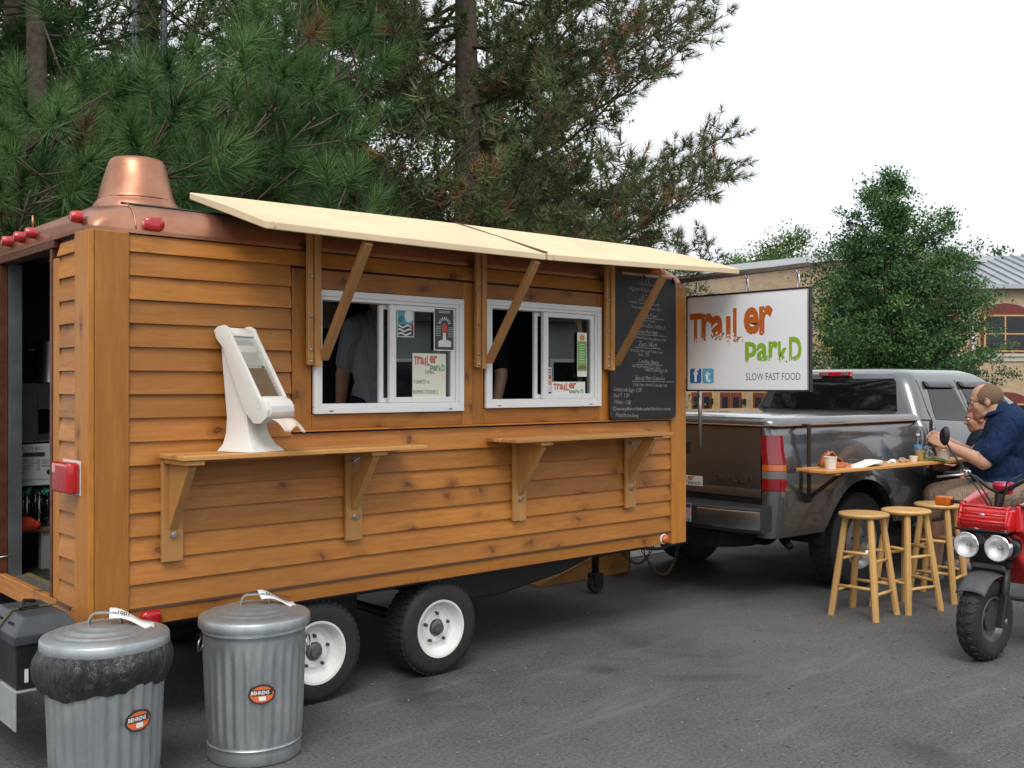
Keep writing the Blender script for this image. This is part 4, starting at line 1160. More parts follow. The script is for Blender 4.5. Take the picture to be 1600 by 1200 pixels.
for s in (-1, 1):
    side_panel('bed_side', -1.02, .925, .50, 1.345, s, 0.0)
    # corner below and above the tail lamp, wrapping to the tailgate
    def corner_ring(z, off=0.0, n=9):
        pts = []
        w_ = prof_y(z)+off
        for k in range(n):
            a = math.pi/2*k/(n-1)
            pts.append((-1.021-(.115+off)*math.sin(a)**.9 if k else -1.0205, s*(w_-.125*(1-math.cos(a))**1.0), z))
        pts += [(-1.021-.115-off, s*(.855), z), (-1.021, s*.855, z)]
        return pts
    MB().rings([corner_ring(z) for z in (.50,.58,.70,.80,.858)]).build('bed_corner', PAINT, K, 35)
    MB().rings([corner_ring(z) for z in (1.272,1.30,1.335)]).build('bed_corner', PAINT, K, 35)
    tl = link('tail_lamp', None, K)
    for z0, z1, mm, nm in ((.860,.945,RED_D,'lower_lens'),(.947,1.005,CLEARL,'reverse_lens'),(1.007,1.055,AMBER,'amber_lens'),(1.057,1.270,RED_D,'upper_lens')):
        MB().rings([corner_ring(z, .004) for z in (z0, (z0+z1)/2, z1)]).build(nm, mm, tl, 35, .002)
    m = MB(); m.rings([[(p[0]+.006,p[1]*.995,p[2]) for p in corner_ring(z, -.002)] for z in (.861,1.269)]); m.build('lamp_backing', TRIM, tl)
    wheel_mesh(K, (0, s*.845, .385), .385, .25, .215, s, name='wheel', rimmat=mat('alloy_rim', (.42,.43,.44), .3, .9, .1, 20), treads=50, depth=.05)
    wheel_mesh(K, (3.645, s*.845, .385), .385, .25, .215, s, name='wheel', rimmat=MATS['alloy_rim'], treads=50, depth=.05)
    # wheel wells
    m = MB(); rr = []
    for k in range(17):
        a = math.pi*k/16; rr.append([(.50*math.cos(a), s*.60, .40+.50*math.sin(a)), (.50*math.cos(a), s*.968, .40+.50*math.sin(a))])
    m.rings(rr, False, False, False); m.build('wheel_well', BLACK, K)
# tailgate
m = MB(); rr = []
for z, dx in ((.795,.0),(.80,-.008),(.845,-.012),(.865,-.004),(.90,-.010),(1.10,-.016),(1.25,-.012),(1.30,-.016),(1.335,-.006),(1.338,.02)):
    rr.append([(-1.135+dx-.004*(1-(y/.85)**2), y, z) for y in np.linspace(-.852,.852,15)])
tgm = m.rings(rr, False, False, False).build('tailgate', PAINT, K, 30)
m = MB(); m.box(-1.13,-1.02,-.85,.85,.50,1.33); m.build('tailgate_core', TRIM, K)
m = MB(); m.box(-1.159,-1.148,-.40,-.08,1.10,1.20); m.lathe([(.02,-1.16),(.02,-1.148)],12,(0,0,1.15),'x'); 
m = MB(); m.box(-1.170,-1.150,-.15,.10,1.10,1.20); m.build('tailgate_handle', TRIM, tgm, None, .012, 2)
text('CHEVROLET', .060, mat('badge_chrome', (.34,.34,.34), .25, 1.0), tgm, frame((-1.1545,-.40,.905), (0,-1,0), (0,0,1)), 'badge_letters', sx=1.0, extrude=.003, space=1.12, offset=.01)
st = link('bumper_sticker', None, tgm)
m = MB(); m.box(-1.1528,-1.1515,-.29,.01,.848,.928); m.build('sheet', PAPER, st)
logo(st, (-1.1535,.010,.853), (0,-1,0), (0,0,1), .295, .115, MATS['faded_red_ink'], MATS['faded_green_ink'], 0, .25)
# bumper
bp = link('rear_bumper', None, K)
m = MB(); rr = []
for y in np.linspace(-.93,.93,21):
    bx_ = -1.33 + .09*(abs(y)/.93)**3
    rr.append([(bx_,y,.735),(bx_-.018,y,.72),(bx_-.02,y,.58),(bx_+.01,y,.545),(-1.12,y,.56),(-1.12,y,.75)])
m.rings(rr); m.build('bumper_bar', mat('grey_bumper_plastic', (.03,.032,.036), .5, 0, .2, 20), bp, 30)
for s in (-1,1):
    m = MB(); rr = []
    for y in np.linspace(.40,.93,10):
        bx_ = -1.33 + .09*(y/.93)**3
        lo = .575 + .06*max(0, (.55-y)/.25)
        rr.append([(bx_-.020,s*y,.712),(bx_-.0255,s*y,.704),(bx_-.026,s*y,lo+.01),(bx_-.021,s*y,lo)])
    m.rings(rr); m.build('chrome_face', mat('aged_chrome', (.62,.62,.61), .30, 1.0, .15, 8), bp, 30)
pl = link('license_plate', None, K)
m = MB(); m.box(-1.366,-1.361,-.355,-.04,.590,.735); m.build('plate', mat('plate_pink', (.62,.42,.40), .4), pl, None, .002)
m = MB(); m.box(-1.3672,-1.3665,-.353,-.042,.700,.733); m.build('plate_band', mat('plate_blue', (.05,.07,.22), .4), pl)
text('12 F9A', .095, mat('plate_ink', (.02,.05,.22), .4), pl, frame((-1.3674,-.06,.625), (0,-1,0), (0,0,1)), 'plate_number', offset=.015, sx=.82)
text('SOUTH DAKOTA', .032, MATS['poster_red'], pl, frame((-1.3674,-.05,.595), (0,-1,0), (0,0,1)), 'plate_state', offset=.03, sx=1.0)
m = MB(); m.box(-1.3672,-1.3665,-.352,-.322,.594,.618); m.build('plate_tab', mat('plate_green', (.05,.35,.22), .4), pl)
m = MB(); m.box(-1.2,-.9,-.5,.5,.42,.52); m.build('hitch_frame', BLACK, K)
m = MB(); m.tube([(.6,-.52,.40),(-.3,-.55,.42),(-.62,-.66,.42),(-.75,-.82,.40)], .032, 10); m.build('exhaust_pipe', BLACK, K, 0)
m = MB(); m.tube([(0,-.72,.385),(0,.72,.385)], .055, 10); m.ball((0,0,.385),.16,.14,.15); m.build('rear_axle', BLACK, K, 0)
m = MB(); m.lathe([(.20,.30),(.34,.31),(.36,.36),(.36,.44),(.34,.49),(.20,.50)], 28, (-.60,.0,.02), 'z'); m.build('spare_wheel', RUBBER, K, 40)
m = MB(); m.box(-1.0,4.2,-.45,-.37,.40,.52); m.box(-1.0,4.2,.37,.45,.40,.52); m.box(-.9,4.2,-.369,.369,.44,.50); m.build('frame_rail', BLACK, K)
# tonneau cover
tn = link('bed_cover', None, K)
rs = [rrect(-1.165,.955,-.965,.965,.10,1.350)]
for k in range(1,6):
    t_ = k/5*math.pi/2; ins = .05*(1-math.cos(t_)); rs.append(rrect(-1.165+ins,.955-ins,-.965+ins,.965-ins,.10,1.352+.055*math.sin(t_)))
rs.append(rrect(-1.0,.80,-.80,.80,.05,1.425)); rs.append(rrect(-.6,.5,-.4,.4,.05,1.432))
MB().rings(rs).build('cover_shell', PAINT, tn, 50)
m = MB(); m.tube([(x, y, 1.3475+.002*math.sin(i*1.7)) for i, (x, y, z) in enumerate(rrect(-1.168,.957,-.968,.968,.10,0,5))], .006, 6, True); m.build('cover_edge', mat('tan_edge_trim', (.30,.16,.09), .6), tn, 0)
m = MB(); m.box(-1.10,.90,-.93,.93,1.336,1.349); m.build('cover_seal', BLACK, tn)
m = MB(); m.box(.45,.50,.30,.36,1.43,1.455); m.build('cover_latch', BLACK, tn)
# cab
def cab_ring(z):
    tbl = [(.50,.97,3.30,.955,.05),(.75,.965,3.30,.985,.06),(1.10,.965,3.30,.985,.06),(1.24,.965,3.30,.975,.06),(1.30,.97,3.22,.955,.07),(1.40,.995,3.05,.895,.09),(1.60,1.055,2.72,.805,.11),(1.70,1.09,2.55,.755,.12),(1.755,1.125,2.43,.715,.14),(1.79,1.19,2.33,.64,.16),(1.808,1.32,2.20,.48,.18),(1.815,1.50,2.0,.30,.15)]
    zs = [t[0] for t in tbl]
    return [float(np.interp(z, zs, [t[i] for t in tbl])) for i in range(1,5)]
rs = []
for z in (.50,.75,1.10,1.24,1.30,1.35,1.40,1.50,1.60,1.65,1.70,1.73,1.755,1.775,1.79,1.80,1.808,1.815):
    a, b, w_, r_ = cab_ring(z); rs.append(rrect(a, b, -w_, w_, r_, z, 9))
cab_o = MB().rings(rs).build('cab_body', PAINT, K, 28)
def glass_patch(name, pts2d, surf, mm, parent, lift=.004):
    """pts2d polygon in (u,z); surf(u,z)->(point); filled as a fan grid strip between left and right edges"""
    m = MB(); zs = np.linspace(min(p[1] for p in pts2d), max(p[1] for p in pts2d), 12); rr = []
    n = len(pts2d)
    for z in zs:
        xs = []
        for i in range(n):
            (u0, z0), (u1, z1) = pts2d[i], pts2d[(i+1) % n]
            if (z0-z)*(z1-z) <= 0 and z0 != z1: xs.append(u0+(u1-u0)*(z-z0)/(z1-z0))
            elif z0 == z1 == z: xs += [u0, u1]
        if len(xs) < 2: continue
        rr.append([surf(u, z) for u in np.linspace(min(xs), max(xs), 9)])
    m.rings(rr, False, False, False)
    return m.build(name, mm, parent, 0)
def rear_s(u, z):
    a, b, w_, r_ = cab_ring(z); return (a-.004, u, z)
rw = [(-.66,1.345),(.66,1.345),(.695,1.36),(.70,1.40),(.635,1.69),(.61,1.712),(-.61,1.712),(-.635,1.69),(-.70,1.40),(-.695,1.36)]
glass_patch('rear_window', rw, rear_s, DGLASS, cab_o)
for s in (-1,1):
    def side_s(u, z, s=s):
        a, b, w_, r_ = cab_ring(z); return (u, s*(w_+.004), z)
    q = glass_patch('quarter_window', [(1.27,1.325),(1.84,1.315),(1.86,1.33),(1.80,1.655),(1.77,1.668),(1.38,1.668),(1.345,1.65),(1.245,1.34)], side_s, DGLASS, cab_o)
    q = glass_patch('door_window', [(1.98,1.315),(2.82,1.30),(2.87,1.32),(2.62,1.60),(2.52,1.668),(1.95,1.668),(1.93,1.65)], side_s, DGLASS, cab_o)
    for x0, x1 in ((1.30,1.80),(1.92,2.55)):
        m = MB(); rr = []
        for t_ in np.linspace(0,1,8):
            z = 1.695-.055*t_; w_ = cab_ring(z)[2]
            rr.append([(x, s*(w_+.010+.022*math.sin(math.pi*t_*.6)), z-.012*math.sin(math.pi*(x-x0)/(x1-x0)*.5+.6)) for x in np.linspace(x0,x1,10)])
        m.rings(rr, False, False, False); o = m.build('rain_visor', SMOKE, cab_o, 0); o.modifiers.new('s','SOLIDIFY').thickness = .004
    for x0, x1 in ((1.885,1.885),(3.02,3.02),(1.155,1.21)):
        m = MB(); zz = list(np.linspace(.56,1.70,14)) if x0 < 3 else list(np.linspace(.56,1.28,8))
        m.tube([(x0+(x1-x0)*max(0,(z-1.2)/.5) + (.0 if x0 < 3 else 0), s*(cab_ring(z)[2]+.001), z) for z in zz], .003, 4); m.build('door_seam', TRIM, cab_o, 0)
    m = MB(); m.box(1.05,3.1,s*.90-.06,s*.90+.06,.42,.47); m.build('running_board', TRIM, K, None, .015, 2)
    m = MB(); m.bar((1.05,s*.965,.475),(3.1,s*.965,.475),.012,.02); m.build('board_trim', CHROME, K)
    m = MB(); m.box(1.95,2.15,s*.992-.012,s*.992+.012,1.08,1.12); m.build('door_handle', TRIM, cab_o, None, .008, 2)
    m = MB(); m.ball((1.10,s*.978,1.275),.016,.008,.012,8,6); m.build('bed_badge', CHROME, cab_o, 0)
    # mirror
    m = MB(); m.box(2.78,2.90,s*1.12-.11,s*1.12+.11,1.28,1.50); m.build('door_mirror', TRIM, cab_o, None, .03, 3)
    # front fender
    side_panel('front_fender', 3.03, 4.58, .50, 1.20, s, 3.645, .46, 60, -.012)
bl = link('brake_lamp', None, cab_o)
m = MB(); m.box(1.075,1.12,-.17,.17,1.735,1.778); m.build('red_lens', RED_L, bl, None, .008, 2)
for y0, y1 in ((-.15,-.07),(.07,.15)):
    m = MB(); m.box(1.0715,1.12,y0,y1,1.742,1.772); m.build('clear_lens', CLEARL, bl, None, .003)
wm = MB(); rr = []
for t_ in np.linspace(0,1,8):
    x = 3.20-.66*t_; z = 1.305+.385*t_; w_ = .86-.20*t_
    rr.append([(x+.006+.10*(1-(y/w_)**2)*(1-t_*.4), y, z) for y in np.linspace(-w_,w_,13)])
wm.rings(rr, False, False, False); wm.build('windshield', DGLASS, cab_o, 0)
m = MB(); rr = []
for x, z, w_ in ((3.05,1.285,.93),(3.3,1.275,.95),(3.9,1.235,.94),(4.4,1.17,.90),(4.62,1.08,.86),(4.68,.95,.85),(4.70,.60,.86)):
    rr.append([(x, y, z-.05*(abs(y)/w_)**4) for y in np.linspace(-w_,w_,15)])
m.rings(rr, False, False, False); m.build('hood', PAINT, K, 30)
m = MB(); m.box(4.60,4.80,-.95,.95,.48,.68); m.build('front_bumper', CHROME, K, None, .04, 3)
m = MB(); m.box(4.66,4.72,-.50,.50,.72,.98); m.build('grille', TRIM, K, None, .01)
for s in (-1,1):
    m = MB(); m.box(4.62,4.71,s*.70-.16,s*.70+.16,.78,1.02); m.build('headlight', CLEARL, K, None, .02, 2)

# ------------------------------------------------------------------ plank counter clamped along the truck bed
tb = thing('plank_counter', 'varnished plank counter hung along the pickup bed on steel brackets', 'counter', (5.02,-.585,0), R(-3.5))
PZ = 1.030
m = MB(); m.box(-.02,2.08,.0,.155,PZ-.022,PZ); m.build('plank', W_PLANK, tb, None, .003)
m = MB(); m.box(.04,2.08,.159,.312,PZ-.022,PZ); m.build('plank', W_PLANK, tb, None, .003)
BRK = mat('rusty_brown_steel', (.05,.028,.024), .6, .5, .3, 40)
for x in (.12, 1.85):
    b = link('bracket', None, tb)
    m = MB(); m.box(x,x+.06,.02,.30,PZ-.042,PZ-.0225); m.build('cleat', W_PLANK, b, None, .002)
    m = MB(); m.bar((x+.09,.318,PZ+.31),(x+.09,.318,.80),.035,.012,(0,1,0)); m.build('hanger_bar', BRK, b)
    m = MB(); m.bar((x+.09,.316,PZ+.318),(x+.09,.40,PZ+.318),.035,.012); m.build('hook_bar', BRK, b)
    m = MB(); m.bar((x+.09,.31,.80),(x+.09,.03,PZ-.028),.028,.014,(1,0,0)); m.build('strut', BRK, b)
    m = MB(); m.lathe([(.035,-.02),(.035,.02)],12,(x+.09,.335,.79),'x'); m.build('foot_pad', RUBBER, b)
def tbl(px_, py_):   # a spot on the counter, along and across it
    return (5.02+px_*math.cos(R(-3.5))-py_*math.sin(R(-3.5)), -.585+px_*math.sin(R(-3.5))+py_*math.cos(R(-3.5)), PZ+.0005)
CUP = mat('paper_cup', (.74,.69,.60), .6, 0, .06, 30)
def cup(label, loc, r0, r1, h, mm, fill=None, spoon=False, cat='cup'):
    c = thing('paper_cup' if mm is CUP else 'plastic_cup', label, cat, loc, .3)
    m = MB(); m.lathe([(r0*.9,.003),(r0,.0),(r1,h),(r1+.003,h+.001),(r1+.003,h+.005),(r1-.002,h+.005),(r0-.002,.006)], 28, (0,0,0), 'z', True, True); m.build('wall', mm, c, 40)
    if fill:
        m = MB(); m.lathe([(r0-.004,.006),(r0+(r1-r0)*.72-.004,h*.72)], 24); m.build('drink', fill, c, 40)
    if spoon:
        m = MB(); m.rings([[(x-.006,y,z),(x+.006,y,z),(x+.006,y,z+.003),(x-.006,y,z+.003)] for x, y, z in ((.01,0,.02),(-.03,.0,h+.01),(-.075,.0,h+.055))]); m.build('spoon', P_WH, c, None, .001)
    return c
cup('white paper cup with a white spoon sticking out near plank end', tbl(.17,.10), .038, .047, .085, CUP, None, True)
cup('clear plastic cup of yellow drink beside water bottle', tbl(1.50,.16), .038, .048, .105, glass_mat('clear_cup', (.9,.9,.88), .06, .05), mat('lemonade', (.75,.52,.10), .3))
cup('small low white portion cup near the seated man', tbl(1.33,.12), .026, .033, .040, CUP)
cup('wide white paper tub in front of the seated man', tbl(1.70,.07), .045, .058, .080, CUP, None, False, 'tub')
wb = thing('water_bottle', 'clear water bottle with blue label on plank counter', 'bottle', tbl(1.60,.24))
link('plastic', bt, wb).scale = (1.05,1.05,1.05); link('cap', cp, wb).scale = (1.05,1.05,1.05)
m = MB(); m.lathe([(.0335,.065),(.0335,.125)], 18, (0,0,0), 'z', False, False); m.build('label_band', mat('blue_label', (.10,.32,.62), .4), wb, 0)
# leather purse and folded newspaper
pu = thing('leather_clutch', 'open tan leather clutch lying behind a newspaper', 'bag', tbl(.36,.16), R(-20))
LEA = mat('tan_leather', (.42,.12,.035), .5, 0, .25, 25)
m = MB(); rr = []
for k in range(15):
    a = math.pi*k/14; rr.append([(-.085+.0+.10*math.cos(a)*-1+.02, y, .006+.115*math.sin(a)*(1.0 if a < 1.6 else .75)) for y in (-.025,.03)])
m.rings(rr, False, False, False); o = m.build('strap', LEA, pu, 0); o.modifiers.new('s','SOLIDIFY').thickness = .01
m = MB(); m.rings([[(-.10,-.04,0),(.10,-.05,0),(.10,.05,0),(-.10,.05,0)],[(-.085,-.02,.05),(.06,-.03,.035),(.06,.03,.035),(-.085,.03,.05)]]); m.build('pouch', LEA, pu, None, .01, 2)
nw = thing('newspaper', 'folded white newspaper lying on the plank counter', 'newspaper', tbl(.55,.10), R(-8))
m = MB(); rr = []
for k in range(10):
    t_ = k/9; y = -.075+.15*t_
    rr.append([(x, y, .006+.030*math.sin(math.pi*(1-abs(2*t_-1))*.5)*(.55+.45*math.sin(x*9))+ .012*math.sin(x*14)) for x in np.linspace(-.17,.15,14)])
m.rings(rr, False, False, False); o = m.build('folded_sheet', mat('newsprint', (.70,.72,.68), .85, 0, .12, 9), nw, 0); o.modifiers.new('s','SOLIDIFY').thickness = .004
m = MB(); m.lathe([(.022,-.075),(.024,0),(.022,.075)], 14, (.155,0,.024), 'y'); m.build('rolled_edge', MATS['newsprint'], nw, 0)
for k in range(4): patch(nw, mat('grey_print', (.25,.25,.26), .8), [(-.10,.051+.001*k),(0,.054),(.0,.0545),(-.10,.0515+.001*k)], -.02+.02*k, 'print_line')
for i, (u, v_, mm, lab) in enumerate([(1.10,.17,PAPER,'crumpled white napkin by itself on the plank counter'),(1.20,.14,KRAFT,'crumpled brown wrapper beside small portion cup'),(1.55,.06,mat('dull_greens', (.20,.20,.06), .8, 0, .5, 30),'leafy salad scraps on paper in front of yellow drink'),(1.72,.22,glass_mat('cling_film', (.8,.85,.88), .2, .25),'crumpled clear plastic bag behind white tub')]):
    o = thing(['napkin','food_wrapper','salad_scraps','plastic_bag'][i], lab, ['napkin','wrapper','food','bag'][i], tbl(u, v_), i)
    m = MB(); nn = 14; h_ = (.022,.03,.022,.085)[i]; r_ = (.045,.05,.10,.075)[i]
    rr = []
    for k in range(7):
        a = math.pi/2*k/6
        rr.append([(r_*math.cos(a)*(1+.28*math.sin(3*b+k)+.18*math.sin(7*b+2*k))*math.cos(b), .6*r_*math.cos(a)*(1+.28*math.sin(3*b+k))*math.sin(b), h_*math.sin(a)*(1+.35*math.sin(4*b+k))+.001) for b in [2*math.pi*q/nn for q in range(nn)]])
    m.rings(rr); m.build('crumple', mm, o, 20)
# ------------------------------------------------------------------ bar stools
def make_stool(loc, rz, label):
    st = thing('bar_stool', label, 'stool', loc, rz, 'wooden bar stools by the pickup')
    H = .735
    m = MB(); m.lathe([(.15,H-.034),(.168,H-.030),(.176,H-.020),(.177,H-.012),(.171,H-.003),(.160,H),(.10,H-.003),(.004,H-.004)], 40); m.build('seat', W_STOOL, st, 40)
    def leg_at(sx, sy, z):
        t_ = 1-z/(H-.03); r_ = .093+.075*t_; return Vector((sx*r_, sy*r_, z))
    for sx in (-1,1):
        for sy in (-1,1):
            m = MB(); top = leg_at(sx,sy,H-.032); bot = leg_at(sx,sy,0)
            rr = []
            for z, w in ((0.0,.0225),(.35,.0235),(H-.032,.021)):
                c = leg_at(sx,sy,z); q = w*.42
                rr.append([c+Vector(p) for p in ((-w,-q,0),(-q,-w,0),(q,-w,0),(w,-q,0),(w,q,0),(q,w,0),(-q,w,0),(-w,q,0))])
            m.rings(rr); m.build('leg', W_STOOL, st, 20)
    for za, zb_ in ((.175,.215),(.40,.455)):
        for s in (-1,1):
            m = MB(); m.tube([leg_at(-1,s,za), (leg_at(-1,s,za)+leg_at(1,s,za))/2, leg_at(1,s,za)], [.0105,.0130,.0105], 10); m.build('rung', W_STOOL, st, 0)
            m = MB(); m.tube([leg_at(s,-1,zb_), (leg_at(s,-1,zb_)+leg_at(s,1,zb_))/2, leg_at(s,1,zb_)], [.0105,.0130,.0105], 10); m.build('rung', W_STOOL, st, 0)
    return st
make_stool((5.185,-.770,0), R(4), 'wooden bar stool nearest the trailer, first in the row')
make_stool((5.610,-.870,0), R(-14), 'wooden bar stool in the middle of the empty three')
make_stool((6.160,-.845,0), R(9), 'empty wooden bar stool right beside the seated man')
make_stool((6.760,-1.090,0), R(20), 'wooden bar stool under the man in the navy shirt')
make_stool((7.365,-.645,0), R(20), 'bar stool under the farther seated person')

# ------------------------------------------------------------------ people
def blob(name, mb, voxel, mm, parent, smooth_it=4):
    me = mb.mesh(name, None)
    o = bpy.data.objects.new(name, me); COL.objects.link(o)
    r_ = o.modifiers.new('r', 'REMESH'); r_.mode = 'VOXEL'; r_.voxel_size = voxel
    s_ = o.modifiers.new('s', 'SMOOTH'); s_.iterations = smooth_it; s_.factor = .5
    dg = bpy.context.evaluated_depsgraph_get()
    ev = bpy.data.meshes.new_from_object(o.evaluated_get(dg))
    bpy.data.objects.remove(o)
    ev.name = name
    ev.materials.clear(); ev.materials.append(mm)
    ev.polygons.foreach_set('use_smooth', [True]*len(ev.polygons))
    return link(name, ev, parent)
def skin(name, c):
    t = NT(name); n = t.noise(t.coords('Object'), 14, 4)
    t.lk(t.ramp(n, [(.3, tuple(x*.88 for x in c)), (.7, c)]), t.p.inputs['Base Color'])
    t.p.inputs['Roughness'].default_value = .5; t.p.inputs['Subsurface Weight'].default_value = .08
    t.p.inputs['Subsurface Radius'].default_value = (.02,.008,.004)
    t.p.inputs['Subsurface Scale'].default_value = .3
    return t.m
def cloth(name, c, plaid=None, sc=30):
    t = NT(name); v = t.coords('Object')
    n = t.noise(v, 5, 5, .6, .8); f = t.noise(v, 220, 2)
    col = t.ramp(n, [(.3, tuple(x*.8 for x in c)), (.7, c)])
    if plaid:
        for rot in ((0,0,0), (0,R(90),0), (0,R(45),R(40))):
            w = t.node('ShaderNodeTexWave'); w.inputs['Scale'].default_value = sc*.1; w.inputs['Distortion'].default_value = .6; w.wave_profile = 'SIN'
            mp = t.coords('Object', (1,1,1), 0, rot); t.lk(mp, w.inputs['Vector'])
            w.inputs['Scale'].default_value = sc
            col = t.mix(t.ramp(w.outputs[1], [(.6,.0),(.85,.45)]), col, plaid)
    t.lk(col, t.p.inputs['Base Color']); t.p.inputs['Roughness'].default_value = .85; t.p.inputs['Specular IOR Level'].default_value = .2
    h = t.math('ADD', t.math('MULTIPLY', n, 1.0), t.math('MULTIPLY', f, .08)); w3 = t.noise(t.coords('Object', (3,3,1.2)), 3.5, 3, .5, 2.5)
    h = t.math('ADD', h, t.math('MULTIPLY', w3, 1.4)); t.bump(h, .6, .035)
    return t.m
SK = skin('fair_skin', (.56,.31,.21))
NAVY = cloth('navy_cotton', (.012,.030,.085))
SHORTS = cloth('tan_plaid_cotton', (.36,.27,.19), (.13,.085,.06), 22)
HAIR = mat('short_brown_hair', (.16,.095,.055), .8, 0, .35, 120, .5)

def head(parent, c, scale, pitch, mm, hairm, bald=True, glasses=True, beard=False):
    """face towards local +x; c is the centre of the skull"""
    s = scale; M = Matrix.Translation(Vector(c)) @ Matrix.Rotation(pitch, 4, 'Y')
    def P(x, y, z): return M @ Vector((x*s, y*s, z*s))
    rot = M.to_3x3()
    m = MB()
    m.ball(P(-.012,0,.028), .098*s, .077*s, .090*s, 20, 14, rot)       # skull
    m.ball(P(.030,0,-.030), .062*s, .062*s, .085*s, 18, 12, rot)        # face
    m.ball(P(.052,0,-.085), .036*s, .040*s, .030*s, 14, 10, rot)        # chin
    m.ball(P(.020,0,-.078), .052*s, .058*s, .036*s, 14, 10, rot)        # jaw
    m.ball(P(.070,0,.030), .022*s, .052*s, .016*s, 14, 8, rot)         # brow
    m.capsule(P(.082,0,.012), .009*s, P(.106,0,-.022), .015*s, 10)       # nose bridge
    m.ball(P(.100,.012,-.028), .010*s, .010*s, .008*s, 8, 6, rot); m.ball(P(.100,-.012,-.028), .010*s, .010*s, .008*s, 8, 6, rot)
    m.ball(P(.080,0,-.052), .016*s, .024*s, .008*s, 10, 8, rot); m.ball(P(.078,0,-.064), .015*s, .021*s, .008*s, 10, 8, rot)
    for y in (-.040,.040): m.ball(P(.055,y,-.022), .030*s, .022*s, .030*s, 12, 8, rot)
    m.capsule(P(-.030,0,-.02), .062*s, P(-.055,0,-.16), .070*s, 16)      # neck
    for y in (-1,1):
        m.ball(P(-.010,y*.080,-.008), .020*s, .010*s, .032*s, 10, 8, rot)
    return m, M, P, rot
def face_bits(parent, s, P, rot, hairm, glasses=True):
    for y in (-.031,.031):
        m = MB(); m.ball(P(.080,y,.010), .012*s, .014*s, .010*s, 12, 8, rot); e = m.build('eye', mat('eye_white', (.7,.7,.68), .2), parent, 0)
        m = MB(); m.ball(P(.0905,y,.008), .003*s, .006*s, .006*s, 10, 6, rot); m.build('iris', mat('iris_dark', (.03,.02,.015), .2), e, 0)
        m = MB(); m.capsule(P(.088,y-.016,.033), .0035*s, P(.088,y+.016,.034), .0035*s, 8); m.build('eyebrow', hairm, parent, 0)
    if glasses:
        g = link('glasses', None, parent)
        for y in (-.034,.034):
            m = MB(); m.tube([P(.108, y+.023*math.cos(a), .006+.016*math.sin(a)) for a in [k*math.pi/8 for k in range(16)]], .0022*s, 6, True); m.build('rim', INK, g, 0)
            m = MB(); sg = 1 if y > 0 else -1; m.tube([P(.106,sg*.057,.012),P(.06,sg*.080,.014),P(-.015,sg*.088,.012)], .0028*s, 6); m.build('temple', INK, g, 0)
        m = MB(); m.tube([P(.109,-.011,.010),P(.113,0,.013),P(.109,.011,.010)], .002*s, 6); m.build('bridge', INK, g, 0)
def hand(mb, wrist, palm_dir, palm_n, s, curl=.5, side=1):
    """fingers leave the end of the palm; palm_n points out of the palm; side picks the thumb edge"""
    d = Vector(palm_dir).normalized(); n = Vector(palm_n); n = (n-d*n.dot(d)).normalized(); e = d.cross(n)*side
    w = Vector(wrist)
    k = w + d*.085*s
    for q in (-.028,-.010,.010,.028): mb.capsule(w+d*.012*s+e*q*.7*s, .017*s, k+e*q*s, .0125*s, 10)
    for i, (q, L) in enumerate(((.030,.072),(.010,.082),(-.010,.076),(-.030,.060))):
        p0 = k+e*q*s; a = 0; p = p0; segs = (.45,.32,.23)
        for j, f in enumerate(segs):
            a += curl*(.55+.12*i*.3); dd = d*math.cos(a)+n*math.sin(a)
            q2 = p+dd*L*f*s; mb.capsule(p, (.0098-.0012*j)*s, q2, (.0088-.0012*j)*s, 8); p = q2
    b = w+d*.028*s+e*.026*s
    p1 = b+(d*.55+e*.6+n*.45).normalized()*.036*s; mb.capsule(b, .0135*s, p1, .0115*s, 9)
    p2 = p1+(d*.9+n*.45+e*.05).normalized()*.03*s; mb.capsule(p1, .0112*s, p2, .0095*s, 9)

